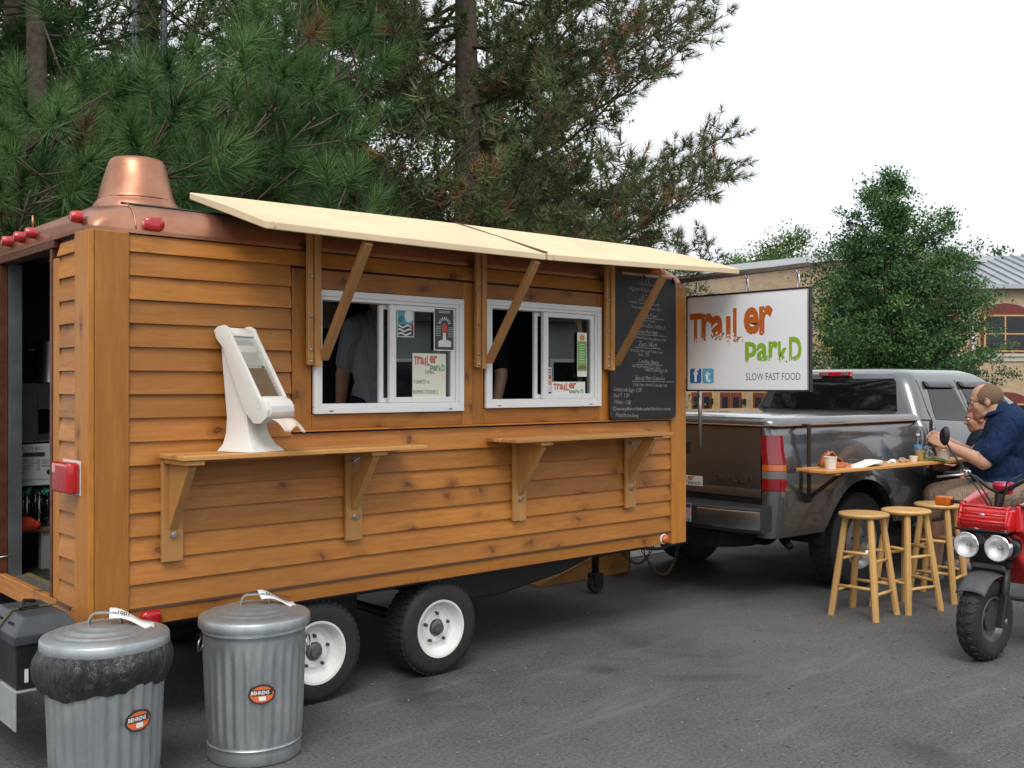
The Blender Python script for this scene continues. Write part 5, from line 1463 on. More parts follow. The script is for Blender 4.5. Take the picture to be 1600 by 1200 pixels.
man = thing('person', 'seated man in navy shirt and plaid shorts with glasses, holding food', 'person', (6.76,-1.09,0), math.atan2(.89,-.45))
def seated_man(o):
    b = MB()
    hm, M, P, rot = head(o, (.135,.0,1.520), 1.18, R(13), SK, HAIR)
    b.v += hm.v; b.f += hm.f
    # arms: upper arms mostly under the sleeves, forearms forward
    for s, el, wr in ((1,(.16,.29,1.055),(.405,.115,1.165)), (-1,(.20,-.27,1.06),(.43,-.075,1.205))):
        b.capsule((-.04,s*.235,1.35), .082, el, .064, 16); b.capsule(el, .062, wr, .034, 16)
    hand(b, (.405,.115,1.165), (.75,-.20,.35), (-.1,-.6,-.1), 1.15, .55, 1)
    hand(b, (.43,-.075,1.205), (.70,.30,.25), (-.1,.7,-.2), 1.15, .6, -1)
    # trunk, hidden by clothes but continuous
    b.ball((-.02,0,1.20), .16,.20,.26); b.ball((.02,0,.92), .19,.20,.22)
    b.capsule((-.03,0,1.38), .10, (.06,0,1.45), .075)
    # legs: near leg tucked back on the rung, far leg down to the ground
    for s, kn, an, toe in ((1,(.40,.15,.70),(.235,.13,.26),(.39,.14,.205)), (-1,(.52,-.15,.72),(.50,-.14,.12),(.66,-.16,.05))):
        b.capsule((.0,s*.11,.80), .12, kn, .078, 16); b.capsule(kn, .074, ((kn[0]+an[0])/2-.03,kn[1],(kn[2]+an[2])/2+.06), .068, 14); b.capsule(((kn[0]+an[0])/2-.03,kn[1],(kn[2]+an[2])/2+.06), .068, an, .040, 14)
        b.capsule(an, .038, toe, .034, 12)
    body = blob('body', b, .0085, SK, o, 4)
    # shirt
    c = MB()
    c.ball((-.03,0,1.235), .185,.245,.25, 22, 14); c.ball((.035,0,1.02), .222,.235,.25, 22, 14); c.ball((.015,0,.86), .225,.24,.16, 22, 12)
    c.capsule((.10,.13,.80), .115, (.24,.14,.775), .095, 16)
    c.capsule((-.06,.155,1.385), .105, (-.06,-.155,1.385), .105, 18)
    for s, el in ((1,(.10,.285,1.125)), (-1,(.12,-.265,1.125))):
        c.capsule((-.05,s*.225,1.355), .112, el, .093, 18)
    c.capsule((-.05,0,1.37), .125, (.02,0,1.44), .088, 18)
    shirt = blob('shirt', c, .011, NAVY, o, 3)
    m = MB(); rr = []
    for k in range(25):
        a = 2*math.pi*k/24; ca, sa = math.cos(a), math.sin(a)
        base = Vector((.035+.098*ca, .098*sa, 1.425-.045*ca)); rr.append([base, base+Vector((.020*ca-.012, .020*sa, .045)), base+Vector((.034*ca-.008,.034*sa,.012))])
    m.rings(rr, False, False, False); q = m.build('collar', NAVY, o, 0); q.modifiers.new('s','SOLIDIFY').thickness = .006
    # shorts
    c = MB(); c.ball((-.02,0,.83), .22,.24,.14, 20, 12)
    c.capsule((.0,.12,.80), .15, (.36,.155,.715), .112, 18); c.capsule((.0,-.12,.81), .15, (.49,-.155,.735), .112, 18)
    c.capsule((.49,-.155,.735), .106, (.50,-.15,.60), .10, 16)
    blob('shorts', c, .011, SHORTS, o, 3)
    # short hair cap: sides and back
    m = MB(); m.ball(P(-.022,0,.026), .1035*1.18, .0835*1.18, .090*1.18, 24, 16, rot)
    hb = blob('hair', m, .006, HAIR, o, 1)
    bm = bmesh.new(); bm.from_mesh(hb.data); Mi = M.inverted()
    kill = []
    for v_ in bm.verts:
        q = Mi @ v_.co; q = q/1.18
        if (q.x > .045 and q.z < .062) or q.z < -.045+(q.x+.06)*.28 or (q.x > .060) or (q.z > .106 and q.x > .0 and abs(q.y) < .045): kill.append(v_)
    bmesh.ops.delete(bm, geom=kill, context='VERTS'); bm.to_mesh(hb.data); bm.free()
    face_bits(o, 1.18, P, rot, HAIR)
    for s, an, toe in ((1,(.235,.13,.26),(.39,.14,.205)), (-1,(.50,-.14,.12),(.66,-.16,.05))):
        m = MB(); m.capsule((an[0]-.02,an[1],toe[2]+.012), .046, (toe[0]+.02,toe[1],toe[2]+.004), .042, 14); sh = blob('shoe', m, .009, mat('grey_trainer', (.16,.17,.18), .7), o, 2)
    # food in the hands
    m = MB(); m.box(.46,.53,-.03,.05,1.205,1.235); m.build('held_napkin', PAPER, o, None, .008, 2)
seated_man(man)

def simple_person(label, loc, rz, seated, top, bottom, hairm, skinm, height=1.0, arms='down', group=None, haircap=.07):
    o = thing('person', label, 'person', loc, rz)
    b = MB(); base = .735 if seated else 0
    hz = (base+.625) if seated else 1.60*height
    shz = hz-.20; hipz = (base+.09) if seated else .92*height
    hm, M, P, rot = head(o, (.03,0,hz), 1.0, R(10), skinm, hairm); b.v += hm.v; b.f += hm.f
    b.ball((-.01,0,(shz+hipz)/2), .11,.15,(shz-hipz)/2+.10); b.ball((0,0,hipz), .12,.16,.14); b.capsule((-.03,0,shz), .07, (0,0,hz-.08), .055)
    A = {'down': ((.02,.24,shz-.30),(.10,.23,shz-.56)), 'fwd': ((.10,.23,shz-.26),(.34,.14,shz-.22))}[arms]
    for s in (-1,1):
        el = (A[0][0], s*A[0][1], A[0][2]); wr = (A[1][0], s*A[1][1], A[1][2])
        b.capsule((-.02,s*.18,shz-.02), .052, el, .044); b.capsule(el, .043, wr, .028)
        hand(b, wr, (Vector(wr)-Vector(el)), (0,-s,0), .95, .35, s)
        if seated:
            b.capsule((0,s*.09,hipz), .085, (.42,s*.11,hipz), .062); b.capsule((.42,s*.11,hipz), .06, (.36,s*.10,hipz-.44), .038); b.capsule((.36,s*.10,hipz-.46), .036, (.50,s*.10,hipz-.50), .03)
        else:
            b.capsule((0,s*.09,hipz), .088, (.02,s*.10,hipz*.53), .062); b.capsule((.02,s*.10,hipz*.53), .06, (0,s*.10,.08), .038); b.capsule((0,s*.10,.05), .036, (.16,s*.11,.035), .03)
    blob('body', b, .010, skinm, o, 3)
    c = MB(); c.ball((-.01,0,(shz+hipz)/2+.04), .150,.195,(shz-hipz)/2+.09); c.ball((0,0,hipz+.06), .155,.19,.16); c.capsule((-.02,.13,shz), .072, (-.02,-.13,shz), .072)
    for s in (-1,1):
        el = Vector((A[0][0], s*A[0][1], A[0][2])); sh = Vector((-.02,s*.18,shz-.02)); c.capsule(sh, .075, sh.lerp(el,.72), .064)
    blob('shirt', c, .012, top, o, 3)
    c = MB()
    for s in (-1,1):
        if seated: c.capsule((0,s*.09,hipz), .11, (.42,s*.11,hipz), .078); c.capsule((.42,s*.11,hipz), .075, (.37,s*.10,hipz-.42), .055)
        else: c.capsule((0,s*.09,hipz), .115, (.02,s*.10,hipz*.53), .08); c.capsule((.02,s*.10,hipz*.53), .078, (0,s*.10,.12), .06)
    blob('trousers', c, .012, bottom, o, 3)
    m = MB(); m.ball(P(-.020,0,.035), .106, .086, .092, 20, 14, rot); h = blob('hair', m, .008, hairm, o, 1)
    bm = bmesh.new(); bm.from_mesh(h.data); Mi = M.inverted(); kill = [v_ for v_ in bm.verts if (Mi @ v_.co).x > .045 and (Mi @ v_.co).z < haircap or (Mi @ v_.co).z < -.06]
    bmesh.ops.delete(bm, geom=kill, context='VERTS'); bm.to_mesh(h.data); bm.free()
    face_bits(o, 1.0, P, rot, hairm, False)
    return o
DENIM = cloth('dark_denim', (.02,.025,.04)); GREYT = cloth('pale_grey_cotton', (.42,.43,.46)); BLKT = cloth('black_cotton', (.012,.012,.013)); RUSTT = cloth('dark_red_cotton', (.10,.02,.02))
simple_person('person seated beyond the man in navy, only the face showing', (7.365,-.645,0), math.atan2(.80,-.55), True, DENIM, DENIM, HAIR, skin('warm_skin', (.52,.26,.17)), 1, 'fwd')
simple_person('cook in pale grey T-shirt standing inside behind left window', (1.96,.62,.612), R(75), False, GREYT, DENIM, mat('dark_hair', (.02,.015,.012), .7), SK, 1.0, 'down')
simple_person('cook in black shirt with bare arm inside right window', (2.67,.62,.612), R(200), False, BLKT, DENIM, MATS['dark_hair'], SK, 1.0, 'down')
# ------------------------------------------------------------------ red scooter (x forward, y left; faces back along the trailer)
sc = thing('scooter', 'red twin-headlight scooter with fat front tyre at right edge', 'scooter', (4.62,-1.885,0), R(180))
REDP = mat('scooter_red_plastic', (.58,.012,.014), .28, 0, .06, 8, 0, .5, None, 0, .4)
FRK = mat('black_fork', (.018,.018,.019), .38, .2)
GREYP = mat('grey_fender_plastic', (.075,.080,.085), .55, 0, .1, 20)
def fat_wheel(x):
    g = link('wheel', None, sc, (x,0,.245), (0,0,R(-4) if x == 0 else 0))
    prof = [(.135,.05),(.15,.060),(.19,.066),(.215,.062),(.236,.045),(.244,.02),(.245,0),(.244,-.02),(.236,-.045),(.215,-.062),(.19,-.066),(.15,-.060),(.135,-.05)]
    ty = MB().lathe(prof, 60, (0,0,0), 'y', False, False).build('tyre', RUBBER, g, 40)
    n = 26; t = MB()
    for i in range(n):
        a0 = 2*math.pi*i/n
        for s in (-1,1):
            vs_ = []; fs = []
            pts = [(0.003,.0),(.020,.10),(.040,.075),(.058,.17)]      # chevron: offset along the rim
            K_ = []
            for w_, off in pts:
                rad = float(np.interp(w_, [0,.02,.045,.062], [.245,.244,.236,.215]))
                for da, dr in ((-.062,-.004),(-.045,.007),(.045,.007),(.062,-.004)):
                    a = a0+off+da+ (math.pi/n if s > 0 else 0)*0
                    K_.append(((rad+dr)*math.cos(a), s*w_*1.02, (rad+dr)*math.sin(a)))
            for k in range(3):
                for j in range(3): fs.append((4*k+j,4*k+j+1,4*k+4+j+1,4*k+4+j))
            fs += [(0,1,2,3),(12,13,14,15)]
            t.add(K_, fs)
    t.build('tread', RUBBER, ty)
    r_ = MB().lathe([(.138,.052),(.130,.055),(.122,.03),(.115,.02),(.05,.014),(.045,.03),(.012,.032),(.012,-.032),(.045,-.03),(.05,-.014),(.115,-.02),(.122,-.03),(.130,-.055),(.138,-.052)], 32, (0,0,0), 'y', False, False).build('rim', mat('grey_alloy', (.20,.20,.21), .4, .7), g, 40)
    MB().lathe([(.07,.034),(.072,.04),(.06,.042)], 24, (0,0,0), 'y').build('brake_drum', mat('drum_grey', (.10,.10,.11), .5, .6), r_, 40)
    for a in range(5):
        q = 2*math.pi*a/5; m = MB(); m.bar((.045*math.cos(q),0,.045*math.sin(q)),(.125*math.cos(q),0,.125*math.sin(q)),.03,.02,(0,1,0)); m.build('spoke', MATS['grey_alloy'], r_, None, .004)
    return g
fat_wheel(0); fat_wheel(-1.26)
fr = link('front_fork', None, sc)
for s in (-1,1):
    m = MB(); m.tube([(-.0,s*.095,.245),(-.06,s*.095,.44),(-.10,s*.088,.60)], [.022,.026,.022], 14); m.build('fork_leg', FRK, fr, 0)
    m = MB(); m.bar((.035,s*.100,.21),(-.03,s*.100,.40),.016,.045,(0,1,0)); m.build('fork_guard', FRK, fr, None, .006, 2)
    m = MB(); m.lathe([(.018,s*.10),(.018,s*.125),(.009,s*.13)], 12, (0,0,.245), 'y'); m.build('axle_nut', ZINC, fr, 30)
m = MB(); m.bar((-.09,-.12,.575),(-.09,.12,.575),.06,.04); m.tube([(-.10,0,.56),(-.20,0,.98)], .024, 12); m.build('steering_stem', FRK, fr, 30)
# fenders
m = MB(); rr = []
for k in range(12):
    a = R(42+75*k/11); r_ = .285
    rr.append([(r_*math.cos(a)-.01, y, .245+r_*math.sin(a)-.02*(abs(y)/.085)**3) for y in np.linspace(-.088,.088,9)])
m.rings(rr, False, False, False); o = m.build('front_fender', GREYP, sc, 40); o.modifiers.new('s','SOLIDIFY').thickness = .006
m = MB(); m.rings([[(-.10,-.10,.50),(-.02,-.10,.545),(-.02,.10,.545),(-.10,.10,.50)],[(-.11,-.10,.53),(-.03,-.10,.575),(-.03,.10,.575),(-.11,.10,.53)]]); m.build('fender_bridge', GREYP, sc, None, .008, 2)
# twin headlights in a black surround
hl = link('headlight_unit', None, sc)
m = MB(); pts = []
for cy_, a0 in ((.093,-90),(-.093,90)):
    for k in range(13):
        a = R(a0+180*k/12); pts.append((cy_+.090*math.cos(a), .682+.082*math.sin(a)))
m.prism(pts, 'x', -.10, -.008); m.build('surround', mat('gloss_black', (.012,.012,.013), .2), hl, 40, .012, 2)
m = MB(); m.tube([(.045,y,.682+.096) for y in np.linspace(-.16,.16,9)], .007, 8); m.build('guard_bar', FRK, hl, 0)
REFL = mat('headlight_reflector', (.86,.87,.88), .38, .75, .10, 30)
for s in (-1,1):
    h = link('headlight', None, hl)
    m = MB(); m.lathe([(.077,-.012),(.0785,.050),(.074,.054),(.0725,.046)], 32, (0,s*.093,.682), 'x', False, False); m.build('bezel', CHROME, h, 40)
    m = MB(); m.lathe([(.0725,.046),(.068,.032),(.052,.016),(.028,.003),(.004,-.002)], 32, (0,s*.093,.682), 'x', False, True); m.build('reflector', REFL, h, 40)
    m = MB(); m.lathe([(.012,.001),(.014,.018),(.010,.026),(.002,.028)], 14, (0,s*.093,.682), 'x'); m.build('bulb', mat('bulb_glass', (.85,.82,.7), .1, 0, 0, 1, 0, .5, None, .6), h, 40)
    m = MB(); m.lathe([(.0725,.048),(.06,.058),(.035,.064),(.003,.066)], 32, (0,s*.093,.682), 'x', False, True); m.build('lens', glass_mat('headlight_lens', (.97,.97,.97), .02, .02) if s < 0 else bpy.data.materials['headlight_lens'], h, 0)
# front body: red basket panel
bd = link('front_body', None, sc)
m = MB(); m.rings([[(.02,-.145,.775),(.02,.145,.775),(-.30,.175,.76),(-.30,-.175,.76)],[(.035,-.15,.82),(.035,.15,.82),(-.30,.18,.82),(-.30,-.18,.82)],[(-.02,-.15,.90),(-.02,.15,.90),(-.30,.175,.90),(-.30,-.175,.90)]]); m.build('nose_panel', REDP, bd, None, .018, 3)
m = MB(); ring = [(.012,-.128,.90),(.036,-.128,.835),(.036,.128,.835),(.012,.128,.90)]
m.tube([(-.02,-.135,.805+.12),(.012,-.138,.915),(.045,-.138,.83),(.045,-.138,.80)], .008, 8); m.tube([(-.02,.135,.925),(.012,.138,.915),(.045,.138,.83),(.045,.138,.80)], .008, 8)
m.build('rack_upright', REDP, bd, 0)
for x, z in ((.012,.917),(.030,.875),(.046,.835)):
    m = MB(); m.tube([(x,-.138,z),(x+.003,0,z),(x,.138,z)], .007, 8); m.build('rack_bar', REDP, bd, 0)
m = MB(); m.ball((.0405,.0,.872),.004,.016,.010,12,8); m.build('badge', mat('silver_badge', (.7,.7,.7), .3, .8), bd, 0)
m = MB(); m.rings([[(-.05,y0,.78),(-.05,y1,.78),(-.34,y1+.06,.60),(-.34,y0,.60)] for y0, y1 in ((.15,.20),)] + [[(-.06,.15,.93),(-.06,.185,.93),(-.40,.23,.98),(-.40,.15,.98)]]); m.build('side_shroud', REDP, bd, None, .012, 2)
m = MB(); m.rings([[(-.05,-.15,.78),(-.05,-.20,.78),(-.34,-.26,.60),(-.34,-.15,.60)],[(-.06,-.15,.93),(-.06,-.185,.93),(-.40,-.23,.98),(-.40,-.15,.98)]]); m.build('side_shroud', REDP, bd, None, .012, 2)
m = MB(); m.rings([[(-.10,-.16,.62),(-.10,.16,.62),(-.30,.19,.42),(-.30,-.19,.42)],[(-.06,-.16,.76),(-.06,.16,.76),(-.30,.19,.76),(-.30,-.19,.76)]]); m.build('leg_shield', REDP, bd, None, .02, 2)
# indicators
for s in (-1,1):
    t_ = link('indicator', None, sc)
    m = MB(); m.tube([(-.08,s*.15,.925),(-.07,s*.235,.925)], .012, 8); m.build('stalk', BLACK, t_, 0)
    m = MB(); m.box(-.105,-.035,s*.285-.045,s*.285+.045,.895,.955); m.build('amber_lens', AMBER, t_, None, .012, 2)
    m = MB(); m.box(-.118,-.1055,s*.285-.042,s*.285+.042,.898,.952); m.build('shell', BLACK, t_, None, .006)
# handlebars
hb = link('handlebar', None, sc)
m = MB(); m.tube([(-.20,0,.985),(-.195,-.07,1.02),(-.205,-.15,1.075),(-.25,-.24,1.09),(-.29,-.36,1.075)], .012, 10); m.tube([(-.20,0,.985),(-.195,.07,1.02),(-.205,.15,1.075),(-.25,.24,1.09),(-.29,.36,1.075)], .012, 10); m.build('bar_tube', FRK, hb, 0)
for s in (-1,1):
    m = MB(); m.tube([(-.262,s*.27,1.088),(-.295,s*.385,1.073)], .0175, 12); m.build('grip', RUBBER, hb, 0)
    m = MB(); m.box(-.255,-.205,s*.225-.03,s*.225+.03,1.06,1.115); m.build('switch_box', CHROME, hb, None, .014, 2)
    m = MB(); m.tube([(-.205,s*.225,1.085),(-.19,s*.30,1.075),(-.215,s*.40,1.058)], [.008,.006,.006], 8); m.build('brake_lever', mat('lever_alloy', (.62,.62,.63), .3, .9), hb, 0)
    mr = link('mirror', None, hb)
    m = MB(); m.tube([(-.235,s*.235,1.11),(-.22,s*.29,1.20),(-.215,s*.335,1.275)], .0055, 8); m.build('stem', FRK, mr, 0)
    m = MB(); m.lathe([(.004,-.022),(.045,-.018),(.058,-.004),(.060,.006),(.058,.010)], 24, (0,0,0), 'x', True, True); q = m.build('shell', BLACK, mr, 40, 0, 1, (-.215,s*.350,1.325), (R(12),0,R(180)+s*R(35)))
    q.scale = (1,.72,1.05)
for k, (y0, zz, x1) in enumerate(((-.19,1.06,-.05),(-.17,1.09,-.10),(.18,1.07,-.06),(.15,1.09,-.12))):
    m = MB(); m.tube([(-.215,y0,1.08),(-.15,y0*1.0,zz+.02),(-.11,y0*.55,zz-.03),(x1-.06,y0*.2,.93),(-.14,0,.80)], .005, 6); m.build('control_cable', BLACK, hb, 0)
m = MB(); m.lathe([(.055,.02),(.065,.0),(.05,-.05),(.02,-.06)], 20, (-.26,.0,1.03), 'z'); m.build('speedometer', mat('magenta_red', (.38,.02,.05), .35), hb, 40)
# frame, deck, seat and tail, running out of the picture
m = MB()
for s in (-1,1):
    m.tube([(-.22,s*.10,.80),(-.36,s*.17,.40),(-.50,s*.19,.27),(-.95,s*.19,.27),(-1.15,s*.17,.45),(-1.30,s*.15,.72)], .02, 10)
m.build('tube_frame', FRK, sc, 0)
m = MB(); m.box(-.92,-.42,-.18,.18,.292,.32); m.build('foot_deck', GREYP, sc, None, .01)
m = MB(); m.rings([[(x, -w_, z-.09),(x, w_, z-.09),(x, w_*.92, z),(x, -w_*.92, z)] for x, w_, z in ((-.86,.10,.72),(-.95,.15,.745),(-1.3,.15,.75),(-1.52,.11,.76))]); m.build('seat', mat('black_vinyl', (.015,.015,.016), .5), sc, 40, .02, 2)
m = MB(); m.box(-1.45,-1.0,-.10,.10,.22,.42); m.build('engine', mat('engine_alloy', (.12,.12,.12), .5, .6), sc, None, .03, 2)
for s in (-1,1):
    m = MB(); m.bar((-.90,s*.13,.66),(-1.0,s*.15,.30),.02,.02); m.build('seat_post', FRK, sc)
    m = MB(); m.bar((-1.30,s*.14,.68),(-1.26,s*.13,.26),.03,.03); m.build('seat_post', FRK, sc)
m = MB(); m.box(-.52,-.40,.14,.21,.30,.38); m.build('side_stand', mat('dull_alloy', (.3,.3,.3), .4, .7), sc, None, .01)
# ------------------------------------------------------------------ brick building
def brick_mat(name, axis):
    t = NT(name)
    tc = t.node('ShaderNodeTexCoord'); sx = t.node('ShaderNodeSeparateXYZ'); cb_ = t.node('ShaderNodeCombineXYZ')
    t.lk(tc.outputs['Object'], sx.inputs[0]); t.lk(sx.outputs[0 if axis == 'x' else 1], cb_.inputs[0]); t.lk(sx.outputs[2], cb_.inputs[1])
    b = t.node('ShaderNodeTexBrick'); b.inputs['Scale'].default_value = 1.0
    b.inputs['Brick Width'].default_value = .30; b.inputs['Row Height'].default_value = .10; b.inputs['Mortar Size'].default_value = .008
    b.inputs['Color1'].default_value = (.50,.35,.21,1); b.inputs['Color2'].default_value = (.40,.26,.15,1); b.inputs['Mortar'].default_value = (.42,.38,.32,1)
    t.lk(cb_.outputs[0], b.inputs['Vector'])
    n = t.noise(tc.outputs['Object'], 2.5, 5)
    t.lk(t.mix(t.ramp(n, [(.35,0.0),(.75,.5)]), b.outputs['Color'], (.55,.43,.30)), t.p.inputs['Base Color'])
    t.p.inputs['Roughness'].default_value = .9
    return t.m
BRX = brick_mat('buff_brick_x', 'x'); BRY = brick_mat('buff_brick_y', 'y')
MAROON = mat('maroon_paint', (.16,.028,.022), .5, 0, .15, 6); YEL = mat('ochre_paint', (.55,.34,.10), .55, 0, .1, 5)
FGL = mat('far_window_glass', (.012,.014,.016), .06, 0, .3, 2)
LIME = mat('pale_limestone', (.52,.48,.40), .85, 0, .1, 3)
# right block, facing the viewer; local x along the facade to the right, y into the building
rb = thing('brick_building', 'buff brick building with arched maroon windows and ribbed metal roof', 'building', (38.0,13.0,-.95), R(-41.6))
ZB = .95
wins = []
def arch_window(par, xc, z0, z1, hw, nm='window'):
    w = link(nm, None, par); h = .42
    pts = [(-hw,z0),(hw,z0),(hw,z1-h)] + [(hw*math.cos(R(a)), z1-h+h*math.sin(R(a))) for a in range(15,180,15)] + [(-hw,z1-h)]
    m = MB(); m.prism([(xc+x,z) for x,z in pts], 'y', -.03, -.004); m.build('frame', MAROON, w)
    m = MB(); m.box(xc-hw+.10, xc+hw-.10, -.06, -.0305, z0+.06, z1-h-.02); m.build('yellow_frame', YEL, w)
    n = 2; cw = (2*hw-.30)/n
    for i in range(n):
        for za, zb_ in ((z0+.12,(z0+z1-h)/2-.03),((z0+z1-h)/2+.03,z1-h-.08)):
            m = MB(); m.box(xc-hw+.15+i*cw+.03, xc-hw+.15+(i+1)*cw-.03, -.066, -.0605, za, zb_); m.build('pane', FGL, w)
    m = MB(); m.box(xc-hw-.08, xc+hw+.08, -.10, -.0005, z0-.12, z0-.005); m.build('sill', LIME, w)
    return w
m = MB(); m.box(-2.9, 22, 0, 9, 0, 6.30); m.build('wall', BRX, rb)
for xc in (-1.75, .95+.0, 3.6+.0, 6.3, 9.0, 11.7):
    arch_window(rb, xc, 3.82, 5.74, .92); arch_window(rb, xc, .9, 2.34, .92)
m = MB(); m.box(-2.9,22,-.05,-.0005,3.52,3.69); m.build('string_course', LIME, rb)
m = MB(); m.box(-3.1,22.3,-.35,-.01,6.28,6.44); m.build('gutter', mat('pale_grey_metal', (.45,.46,.47), .45, .4), rb)
MROOF = mat('ribbed_metal_roof', (.36,.39,.41), .5, .4, .1, .6)
m = MB(); m.prism([(-.35,6.441),(9.4,6.441),(4.6,8.15)], 'x', -3.1, 22.3); rf = m.build('roof', MROOF, rb)
rib = MB().bar((0,-.36,6.47),(0,4.58,8.20),.05,.06).mesh('roof_rib', MROOF)
for i in range(52): link('roof_rib', rib, rf, (-3.0+i*.49,0,0))
m = MB(); m.tube([(-.32,-.10,6.3),(-.32,-.10,.2)], .06, 10); m.build('downspout', mat('pale_grey_metal', (.45,.46,.47)), rb, 0)
# left wing, facade looking back along the trailer (plane x = const)
lw = thing('brick_wing', 'long buff brick wing with white roof trim and maroon double doors', 'building', (36.4,16.0,-.95))
m = MB(); m.box(0,10,-1.5,26,0,7.70); m.build('wall', BRY, lw)
m = MB(); m.box(-.22,10.2,-1.7,26.2,7.70,7.98); m.build('roof_trim', mat('white_trim', (.62,.64,.65), .5), lw)
for yc in (9.0, 7.37, 5.6, 3.8, 12.5, 14.3):
    d = link('door', None, lw); hw = .60
    m = MB(); m.box(-.06,-.004,yc-hw-.10,yc+hw+.10,.0,2.50); m.build('yellow_frame', YEL, d)
    for s in (-1,1):
        m = MB(); m.box(-.10,-.0605,yc+s*.30-.27,yc+s*.30+.27,.02,2.28); lf = m.build('door_leaf', MAROON, d)
        m = MB(); m.box(-.108,-.1005,yc+s*.30-.15,yc+s*.30+.15,.65,2.08); m.build('pane', FGL, lf)
    m = MB(); m.box(-.22,-.004,yc+.98,yc+1.10,1.75,2.0); m.build('wall_lamp', TRIM, d, None, .02)
for yc in (2.0, 5.0, 8.2, 11.4, 14.6, 18):
    w = link('window', None, lw)
    m = MB(); m.box(-.05,-.004,yc-.8,yc+.8,4.1,6.0); m.build('frame', YEL, w)
    for s in (-1,1):
        m = MB(); m.box(-.057,-.0505,yc+s*.38-.32,yc+s*.38+.32,4.2,5.9); m.build('pane', FGL, w)

# gabled house across the street, behind the viewer (seen mirrored in the glass)
hs = thing('gabled_house', 'grey gabled house mirrored in the right serving window', 'house', (17.0,-17.5,0), R(35))
m = MB(); m.box(-4,4,-3.5,3.5,0,3.2); m.build('wall', mat('grey_clapboard', (.30,.31,.30), .8, 0, .15, 2), hs)
m = MB(); m.prism([(-4.4,3.2),(4.4,3.2),(0,6.2)], 'y', -3.9, 3.9); m.build('roof', mat('dark_shingle', (.06,.06,.065), .9, 0, .3, 6), hs)
for x in (-2.2, 1.8):
    m = MB(); m.box(x-.5,x+.5,3.5005,3.56,1.0,2.3); w = m.build('window', WHITE_P, hs); m = MB(); m.box(x-.42,x+.42,3.5605,3.57,1.08,2.22); m.build('pane', FGL, w)

# ------------------------------------------------------------------ utility pole
up = thing('utility_pole', 'weathered wooden utility pole with grey conduits behind the pines', 'utility pole', (3.87,8.92,0))
m = MB(); m.tube([(0,0,0),(0,0,5),(0,0,11)], [.17,.155,.13], 20); m.build('pole', wood('weathered_pole', (.16,.13,.10), (.07,.055,.045), 'z', .85, False), up, 0)
GC = mat('grey_conduit', (.26,.29,.32), .5, .3)
for x, y, r_ in ((-.20,-.10,.045),(.15,-.16,.03),(.21,-.08,.03)):
    m = MB(); m.tube([(x,y,0),(x,y,10)], r_, 12); m.build('conduit', GC, up, 0)

# ------------------------------------------------------------------ foliage
def leaf_material(name, rough=.55, trans=.25):
    t = NT(name)
    at = t.node('ShaderNodeAttribute'); at.attribute_name = 'tint'
    t.lk(at.outputs['Color'], t.p.inputs['Base Color']); t.p.inputs['Roughness'].default_value = rough
    t.p.inputs['Specular IOR Level'].default_value = .3
    tr = t.node('ShaderNodeBsdfTranslucent'); t.lk(at.outputs['Color'], tr.inputs[0])
    mx = t.node('ShaderNodeMixShader'); mx.inputs[0].default_value = trans
    t.lk(t.p.outputs[0], mx.inputs[1]); t.lk(tr.outputs[0], mx.inputs[2]); t.lk(mx.outputs[0], t.out.inputs[0])
    return t.m
NEEDLE = leaf_material('pine_needles', .5, .18); LEAF = leaf_material('broad_leaves', .5, .3)
def tri_mesh(name, V, tint, mat_):
    """V: (n,3,3) triangles; tint (n,3)"""
    n = len(V); me = bpy.data.meshes.new(name)
    me.vertices.add(n*3); me.vertices.foreach_set('co', V.reshape(-1).astype(np.float32))
    me.loops.add(n*3); me.loops.foreach_set('vertex_index', np.arange(n*3, dtype=np.int32))
    me.polygons.add(n); me.polygons.foreach_set('loop_start', np.arange(0, n*3, 3, dtype=np.int32))
    me.polygons.foreach_set('loop_total', np.full(n, 3, dtype=np.int32))
    me.update(calc_edges=True)
    a = me.attributes.new('tint', 'FLOAT_COLOR', 'POINT')
    c = np.ones((n, 3, 4), np.float32); c[:, :, :3] = tint[:, None, :]
    a.data.foreach_set('color', c.reshape(-1))
    me.materials.append(mat_)
    return me
def unit(v): return v/np.maximum(1e-9, np.linalg.norm(v, axis=-1, keepdims=True))
def basis(d):
    d = unit(d); a = np.where(np.abs(d[:, 2:3]) < .9, np.array([[0,0,1.]]), np.array([[1.,0,0]]))
    u = unit(np.cross(a, d)); w = np.cross(d, u)
    return np.stack([u, w, d], axis=2)            # columns
def tuft_template(n, L, twig, spread0, spread1, width, r):
    """needles around a twig along +z, shorter and tighter at the tip"""
    t = r.uniform(0, 1, n); a = r.uniform(0, 2*np.pi, n)
    ang = np.radians(spread1+(spread0-spread1)*(1-t)**.7 + r.normal(0, 9, n))
    base = np.stack([np.zeros(n), np.zeros(n), t*twig], 1)
    d = np.stack([np.sin(ang)*np.cos(a), np.sin(ang)*np.sin(a), np.cos(ang)], 1)
    ln = L*r.uniform(.7, 1.05, n)
    side = unit(np.cross(d, r.normal(size=(n, 3))))*width/2
    mid = base + d*(ln*.5)[:, None]
    return np.stack([base+side*.6, mid*1.0+side*0 - side*.0 + (d*(ln*.5)[:, None]), base-side*.6], 1)
